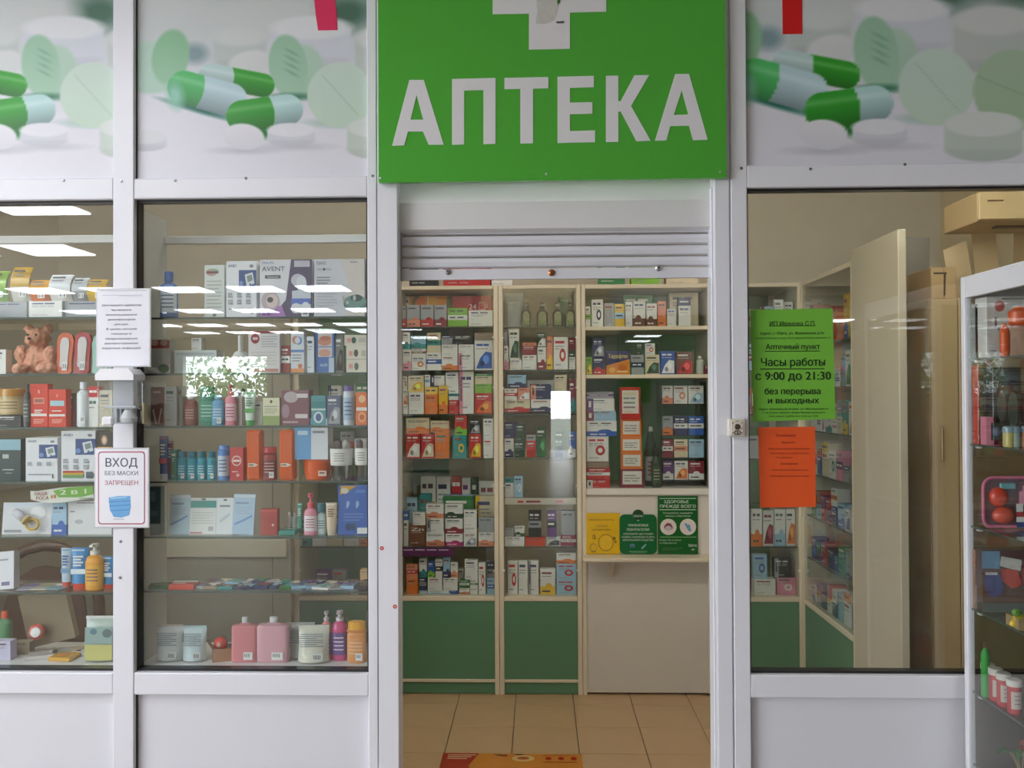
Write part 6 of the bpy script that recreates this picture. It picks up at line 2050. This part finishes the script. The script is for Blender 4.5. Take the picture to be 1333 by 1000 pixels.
b.prims([('t', 'УВАЖАЕМЫЕ', .5, .3, .06, .55, Wt, .02), ('t', 'ПОКУПАТЕЛИ!', .5, .41, .06, .6, Wt, .02), ('t', 'СОБЛЮДАЙТЕ ДИСТАНЦИЮ', .5, .51, .042, .8, Wt, .015), ('t', 'НЕ МЕНЕЕ 1,5 МЕТРОВ ДРУГ ОТ ДРУГА', .5, .59, .042, .88, Wt, .015), ('t', 'ИСПОЛЬЗУЙТЕ СРЕДСТВА', .5, .665, .042, .82, Wt, .015),
         ('e', .34, .79, .07, .055, (96, 140, 170)), ('e', .34, .81, .045, .03, (50, 90, 110)), ('p', [(.58, .84), (.62, .8), (.7, .74), (.72, .76), (.64, .84), (.6, .88)], (130, 180, 190)), ('r', .26, .92, .74, .94, (110, 160, 120)), ('r', .3, .955, .7, .97, (90, 140, 100))], w, hb2, -.0002)
b.build('lettering', t)
t, w, h = poster('tall green poster with mask and glove pictures taped to the hatch front', 856.5, 908.5, 646, 717, 'G', None, PY)
MB().box(-w / 2, w / 2, 0, .003, 0, h, (26, 98, 40), 'gloss').build('sheet', t)
b = MB()
asp = w / h
cr_ = .205
b.prims([('r', .04, .035, .96, .045, Wt), ('t', 'ЗДОРОВЬЕ', .46, .12, .05, .62, Wt, .01), ('t', 'ПРЕЖДЕ ВСЕГО', .5, .2, .052, .9, Wt, .008), ('r', .04, .23, .96, .24, Wt), ('t', 'Пожалуйста, надевайте', .5, .305, .03, .74, (180, 206, 180), .01), ('t', 'маску и перчатки', .5, .355, .03, .62, (180, 206, 180), .01),
         ('e', .26, .53, cr_, cr_ * asp, (226, 214, 204)), ('e', .75, .53, cr_, cr_ * asp, (226, 216, 208)), ('p', [(.15, .56), (.16, .51), (.21, .47), (.27, .46), (.33, .48), (.37, .53), (.36, .57)], (126, 62, 76)), ('p', [(.17, .56), (.2, .52), (.27, .51), (.33, .53), (.35, .58), (.27, .6), (.18, .59)], (196, 186, 186)),
         ('p', [(.66, .48), (.70, .46), (.75, .5), (.77, .48), (.80, .5), (.82, .57), (.84, .6), (.78, .61), (.72, .55)], (96, 150, 190)), ('r', .05, .7, .96, .71, (150, 200, 130)), ('t', 'Скидка 10% на маски', .3, .77, .028, .55, (180, 206, 180), .01), ('t', 'и перчатки', .25, .82, .028, .42, (180, 206, 180), .01),
         ('t', 'беги', .86, .87, .05, .2, (206, 226, 210), .02), ('r', .1, .89, .6, .9, (70, 120, 70)), ('r', .1, .92, .5, .93, (70, 120, 70)), ('e', .87, .92, .04, .012, (190, 210, 190))], w, h, 0)
b.build('lettering', t)

# ================================================================== toy case in front of the right-hand window
TX0 = 1.19
TYB = 2.46
tz = Z(1247, 361.5, TYB)
tc = thing('toy_case', 'white framed glass display case of toys standing against the shop front', 'display case', (TX0, TYB, 0))
TC = (228, 228, 234)
TW, TD = .85, .56
for x in (0, TW - .02):
    for y in (-TD, -.02):
        MB().bbox(x, x + .02, y, y + .02, 0, tz - .0005, TC, 'paint', .002).build('post', tc)
for a in ((.0205, TW - .0205, -.018, -.002), (.0205, TW - .0205, -TD + .002, -TD + .018)):
    MB().bbox(a[0], a[1], a[2], a[3], tz - .06, tz, TC, 'paint', .002).build('top_rail', tc)
for x in (.002, TW - .018):
    MB().bbox(x, x + .016, -TD + .0205, -.0205, tz - .06, tz - .0005, TC, 'paint', .002).build('top_rail', tc)
MB().box(.019, TW - .02, -TD + .02, -.02, tz - .008, tz - .001, TC, 'paint').build('top_panel', tc)
MB().bbox(0.0205, TW - .0205, -TD + .0205, -.0205, .02, .10, TC, 'paint', .003).build('base', tc)
MB().box(.007, .011, -TD + .0205, -.0205, .105, tz - .061, 'W', 'glass').build('side_glass', tc)
MB().box(.0205, TW - .0205, -TD + .007, -TD + .011, .105, tz - .061, 'W', 'glass').build('front_glass', tc)
MB().box(.0205, TW - .0205, -.016, -.013, .105, tz - .061, (206, 200, 190), 'clear').build('back_glass', tc)
TS = []
for py in (466, 580, 690, 801, 912, 1010):
    z = Z(1262, py, TYB - .1)
    TS.append(z)
    b = MB()
    b.box(.013, TW - .02, -TD + .013, -.02, z - .005, z, 'W', 'glass')
    b.box(.0122, .013, -TD + .013, -.02, z - .005, z, (70, 84, 76), 'plastic')
    shf = b.build('shelf', tc)
    b = MB()
    for y in (-.05, -.3):
        b.bbox(.0125, .026, y - .012, y + .004, z - .011, z - .0055, (232, 232, 230), 'plastic', .002)
    b.build('shelf_clip', shf)


def trow(k, Y):
    return Row('t', Y, TS[k] + .0006, 'toys in the toy case')


def tX(px, Y):
    return max(P(px, 560, Y).x, TX0 + .015)


def tcart(k, px0, px1, yt, Y, base, prims, label, d=.05, name='toy_box'):
    z0 = TS[k] + .0006
    x0, x1 = tX(px0, Y), tX(px1, Y)
    w, h = x1 - x0, Z((px0 + px1) / 2, yt, Y) - z0
    t = thing(name, label, 'toy', ((x0 + x1) / 2, Y + d / 2, z0), 0, 'toys in the toy case')
    b = MB()
    b.bbox(-w / 2, w / 2, -d / 2, d / 2, 0, h, base, 'gloss', .001)
    b.build('carton_body', t)
    b = MB()
    b.prims(prims, w, h, -d / 2)
    b.build('front_print', t)
    return t, w, h


tcart(0, 1258, 1279, 395, 2.395, (150, 150, 146), [('r', 0, 0, 1, .06, (190, 60, 66)), ('r', 0, 0, .2, 1, (190, 60, 66)), ('r', .2, .7, 1, 1, (96, 136, 176)), ('r', .3, .3, .9, .34, (216, 206, 150))], 'red framed blister box with blue foot, top of the toy case', d=.04)
tcart(0, 1279, 1352, 386, 2.35, (226, 222, 218), [('e', .26, .16, .1, .09, (206, 96, 92)), ('r', .16, .34, .2, .5, (120, 120, 120)), ('r', .06, .88, .18, .9, GRY), ('r', .3, .02, .9, .05, (150, 150, 150)), ('p', [(.36, .5), (1, .3), (1, 1), (.3, 1), (.24, .8)], (236, 190, 164)), ('r', .22, .52, .3, .56, (140, 140, 140))], 'large white box with peach picture, top of the toy case', d=.06)
for px0, px1, yt, yb, nm in ((1291, 1316, 426, 463, 'orange toy cup in front of the large white box'), (1314, 1345, 402, 424, 'orange toy block leaning high on the large white box')):
    Y = 2.285
    x0, x1 = tX(px0, Y), tX(px1, Y)
    z0 = TS[0] + .0006 if yb > 440 else Z(1325, yb, Y)
    h = Z((px0 + px1) / 2, yt, Y) - z0
    t = thing('toy_block', nm, 'toy', ((x0 + x1) / 2, Y, z0), .2, 'toys in the toy case')
    b = MB()
    r = (x1 - x0) / 2
    b.lathe([(r * .8, 0), (r, h * .15), (r, h * .8), (r * .7, h)], col=(240, 96, 30), n=14, sy=.8)
    b.build('body', t)
    b = MB()
    b.lathe([(r * .5, h * 1.0), (r * .45, h * 1.12)], col=(240, 120, 50), n=12)
    b.build('knob', t)
tcart(1, 1261, 1275, 476, 2.40, (206, 66, 44), [('r', .3, .2, .7, .26, (220, 220, 220)), ('r', .2, .34, .8, .4, (236, 180, 150)), ('e', .5, .62, .24, .08, (236, 200, 190)), ('r', .15, .88, .85, .93, (240, 170, 140))], 'tall narrow orange-red box on the second tier of the toy case', d=.03)
tcart(1, 1293, 1330, 478, 2.36, (58, 56, 54), [('e', .3, .5, .16, .2, (96, 92, 84)), ('e', .7, .55, .18, .24, (88, 96, 84)), ('r', .1, .8, .9, .84, (110, 100, 90))], 'black box with grey pictures on the second tier of the toy case', d=.05)
Yc = 2.32
t = thing('toy_tray', 'pink toy tray shaped like a letter C, second tier of the toy case', 'toy', (TX0 + .0345, 2.37, TS[1] + .0006), 0, 'toys in the toy case')
b = MB()
b.poly([(-.018, 0), (.02, 0), (.02, .013), (-.005, .013), (-.005, .06), (.02, .06), (.02, .076), (-.018, .076)], -.01, (236, 140, 166), 'plastic', .03)
b.build('frame', t)
b = MB()
b.ball(.008, -.012, .036, .010, .01, .014, (96, 110, 140))
b.build('figure', t)
tcart(1, 1296, 1350, 512, 2.40, (104, 34, 40), [('e', .4, .5, .3, .3, (70, 24, 30)), ('e', .8, .3, .15, .2, (150, 60, 66))], 'dark red box set back on the second tier of the toy case', d=.02)
for i, px in enumerate((1296, 1312, 1329)):
    Y = 2.275
    r = .014
    t = thing('toy_jar', ('first', 'second', 'third')[i] + ' small glitter jar from the front edge, second tier of the toy case', 'toy', (tX(px, Y) + .015, Y, TS[1] + .0006), 0, 'toys in the toy case')
    b = MB()
    b.lathe([(r * .9, 0), (r, .004), (r, .038)], col=((206, 190, 110), (180, 200, 190), (216, 150, 110))[i], mat='gloss', n=14)
    b.build('body', t)
    b = MB()
    b.lathe([(r * 1.05, .0385), (r * 1.05, .05), (r * .8, .054)], col=(150, 176, 190), n=14)
    b.build('lid', t)
# third tier
Y = 2.385
x0 = tX(1268, Y)
z0 = TS[2] + .0006
h = Z(1290, 622, Y) - z0
w = .15
t = thing('toy_set', 'pink rounded toy set with red figures and castle card, middle of the toy case', 'toy', (x0 + w / 2 + .004, Y, z0), 0, 'toys in the toy case')
ol = [(u * w - w / 2, (1 - v) * h) for u, v in rrect(0, 0, 1, 1, .18, w / h)]
b = MB()
b.tube([(x, 0, max(.005, z)) for x, z in ol], .0045, (222, 110, 150), 'plastic', 8, True)
b.build('frame', t)
MB().poly([(x * .94, z * .94 + h * .03) for x, z in ol], .006, (120, 84, 100), 'card', .003).build('backing', t)
b = MB()
b.ball(-w * .24, -.004, h * .62, w * .17, .016, h * .2, (226, 62, 44), 'gloss')
b.ball(-w * .16, -.004, h * .26, w * .2, .02, h * .17, (222, 84, 62), 'gloss')
b.build('figure', t)
b = MB()
b.bbox(-w * .22, w * .06, -.01, .0, h * .78, h * .9, (110, 170, 180), 'plastic', .003)
b.build('comb', t)
b = MB()
b.poly([(0.02, h * .46), (w / 2, h * .46), (w / 2, h * .9), (w * .42, h * .9), (w * .42, h * .82), (w * .36, h * .82), (w * .36, h * .98), (w * .28, h * 1.02), (w * .28, h * .84), (w * .2, h * .84), (w * .2, h * .76), (0.02, h * .72)], -.012, (222, 140, 170), 'card', .01)
b.build('castle_card', t)
b = MB()
b.poly([(.008, h * .05), (w / 2, -.0 + .002), (w / 2, h * .46), (.008, h * .46)], -.016, (60, 54, 50), 'card', .003)
b.prims([('r', .53, .5, .65, .66, 'W'), ('r', .53, .66, .65, .76, (190, 40, 44)), ('r', .53, .76, 1, .9, 'W'), ('r', .53, .86, 1, .97, (44, 60, 130)), ('t', 'СЮР', .84, .95, .06, .2, (226, 226, 230), .02)], w, h, -.016)
b.build('label_card', t)
# fourth tier
tcart(3, 1262, 1275, 716, 2.424, (150, 90, 66), [('r', 0, .6, 1, 1, (176, 170, 160))], 'narrow brown box edge on the fourth tier of the toy case', d=.014)
t, w, h = tcart(3, 1268, 1360, 716, 2.388, (90, 62, 64), [('r', 0, .02, .28, .3, (120, 160, 196)), ('p', [(.3, .1), (.62, .16), (.6, .34), (.28, .26)], (206, 206, 200)), ('e', .18, .56, .15, .2, (50, 64, 140)), ('p', [(.3, .3), (.55, .32), (.62, .56), (.46, .62), (.32, .5)], (196, 66, 60)), ('r', .05, .36, .24, .4, (220, 220, 226)), ('e', .75, .4, .14, .2, (150, 50, 50)), ('r', 0, .85, 1, 1, (110, 110, 114))], 'large dark toy pack with blue and red pictures, fourth tier of the toy case', d=.03)
Y = 2.24
x0 = tX(1298, Y)
t = thing('card_tray', 'open cardboard tray of rubber animals on the fourth tier of the toy case', 'tray', (x0 + .06, Y, TS[3] + .0006), 0, 'toys in the toy case')
b = MB()
for a in ((-.06, .06, -.03, -.028), (-.06, .06, .028, .03), (-.06, -.058, -.028, .028), (.058, .06, -.028, .028)):
    b.box(a[0], a[1], a[2], a[3], 0, .028, (176, 146, 104), 'card')
b.box(-.058, .058, -.028, .028, 0, .002, (150, 120, 84), 'card')
b.build('body', t)
for i, (dx, dy_, cols, nm) in enumerate(((-.048, -.008, ((226, 190, 60), (110, 160, 60)), 'yellow and green rubber lizard sitting in the cardboard tray'), (-.012, .004, ((232, 140, 40), (240, 180, 60)), 'orange and yellow rubber giraffe standing in the cardboard tray'), (.03, -.004, ((220, 70, 60), (236, 160, 60)), 'red rubber fish lying in the cardboard tray'))):
    t = thing('rubber_animal', nm, 'toy', (x0 + .06 + dx, Y + dy_, TS[3] + .003), .3 * i, 'toys in the toy case')
    b = MB()
    if i == 0:
        b.ball(0, 0, .02, .016, .011, .014, cols[0]); b.ball(-.008, -.006, .038, .012, .01, .01, cols[1]); b.ball(.014, -.008, .034, .007, .006, .01, cols[1]); b.ball(-.014, 0, .009, .008, .008, .009, cols[0]); b.ball(.012, 0, .009, .008, .008, .009, cols[0])
    elif i == 1:
        b.ball(0, 0, .024, .015, .011, .016, cols[0]); b.ball(.004, 0, .05, .007, .007, .024, cols[1]); b.ball(.0, -.006, .074, .009, .013, .008, cols[1]); b.ball(-.008, -.004, .01, .006, .006, .01, cols[0]); b.ball(.008, -.004, .01, .006, .006, .01, cols[0])
    else:
        b.ball(0, 0, .018, .014, .012, .017, cols[0]); b.ball(.012, 0, .03, .006, .004, .012, cols[1]); b.ball(-.006, -.008, .03, .008, .008, .008, cols[0])
    o = b.build('body', t)
    b = MB()
    hz_ = (.041, .077, .033)[i]
    for s in (-1, 1):
        b.ball((-.008, .0, -.006)[i] + s * .005, (-.0155, -.0175, -.0155)[i], hz_, .002, .0018, .0022, 'K')
    b.build('eyes', t)
# fifth tier
Y = 2.39
bottle(Row('t', Y - .01, TS[4] + .0006, 'toys in the toy case'), 1276, 1287, 838, (60, 170, 70), (110, 70, 60), 'bright green tall bottle behind the white-lidded jars, toy case', flat=.9, pw=1, capf=.1)
for i, (px, Y) in enumerate(((1264, 2.40), (1274, 2.36), (1289, 2.32), (1304, 2.27))):
    r = .0165
    t = thing('toy_jar', ('farthest', 'second', 'third', 'nearest')[i] + ' white-lidded red jar in the row of four, toy case', 'toy', (max(tX(px, Y), TX0 + .034), Y, TS[4] + .0006), 0, 'toys in the toy case')
    b = MB()
    b.lathe([(r * .95, 0), (r, .004), (r, .07)], col=(196, 60, 60), mat='gloss', n=14)
    b.build('body', t)
    b = MB()
    b.lathe([(r * 1.12, .0705), (r * 1.12, .084), (r, .087)], col=(226, 222, 214), n=14)
    b.build('lid', t)
    label_patch(t, r * 2, .014, .058, r, 1.0, (206, 196, 180), (120, 110, 140), 3, frac=.6)
Y = 2.22
t = thing('rubber_rabbit', 'pink rubber rabbit toy in a magenta dress on the fifth tier of the toy case', 'toy', (max(tX(1322, Y), TX0 + .062), Y, TS[4] + .0035), -.3, 'toys in the toy case')
PKB = (228, 150, 160)
b = MB()
b.ball(0, 0, .092, .024, .02, .022, PKB); b.ball(-.011, 0, .122, .006, .005, .02, PKB); b.ball(.011, 0, .122, .006, .005, .02, PKB); b.ball(0, 0, .05, .02, .018, .03, PKB)
b.ball(-.010, -.004, .01, .010, .012, .012, PKB); b.ball(.010, -.004, .01, .010, .012, .012, PKB)
b.build('body', t)
b = MB()
b.lathe([(.026, .022), (.024, .04), (.021, .06), (.017, .074)], col=(214, 54, 110), n=16, sy=.9)
b.build('dress', t)
b = MB()
for s in (-1, 1):
    b.ball(s * .009, -.0185, .097, .0022, .002, .003, 'K')
b.ball(0, -.021, .089, .004, .003, .003, (200, 90, 110))
b.build('face', t)
# lowest visible tier: plastic foliage and a toy
Y = 2.34
x0 = tX(1266, 2.38)
t = thing('plastic_plant', 'sprig of plastic red and green leaves low in the toy case', 'plant', (x0 + .075, Y, TS[5] + .0006), 0, 'toys in the toy case')
b = MB()
pr = random.Random(4)
st = MB()
for i in range(9):
    tip = Vector((pr.uniform(-.055, .06), pr.uniform(-.03, .03), pr.uniform(.05, .125)))
    st.tube([(0, 0, 0), (tip.x * .5, tip.y * .5, tip.z * .62), tuple(tip)], .0014, (170, 150, 90), 'plastic', 5)
st.build('stem', t)
for i in range(9):
    pass
lv = {0: MB(), 1: MB()}
pr = random.Random(4)
for i in range(9):
    tip = Vector((pr.uniform(-.055, .06), pr.uniform(-.03, .03), pr.uniform(.05, .125)))
    for k in range(5):
        a = pr.uniform(0, 6.28)
        d = Vector((math.cos(a), -.4, math.sin(a))) * .019
        n_ = d.cross(Vector((0, 1, 0))).normalized() * .005
        lv[i % 2].add([tip, tip + d * .5 + n_, tip + d, tip + d * .5 - n_], [(0, 1, 2, 3), (3, 2, 1, 0)], ((70, 140, 66), (196, 60, 60))[i % 2], 'plastic')
o = lv[0].build('green_leaves', t)
o['kind'] = 'stuff'
o = lv[1].build('red_leaves', t)
o['kind'] = 'stuff'
Y = 2.24
t = thing('rubber_duck', 'yellow and green rubber duck low in the toy case', 'toy', (max(tX(1303, Y), TX0 + .05), Y, TS[5] + .0006), .5, 'toys in the toy case')
b = MB()
b.ball(0, 0, .018, .024, .018, .018, (206, 200, 90)); b.ball(-.014, 0, .036, .012, .011, .012, (170, 190, 90)); b.ball(.022, 0, .026, .008, .006, .006, (110, 160, 80))
b.build('body', t)
b = MB()
b.ball(-.027, 0, .034, .007, .006, .003, (226, 140, 50))
b.build('beak', t)
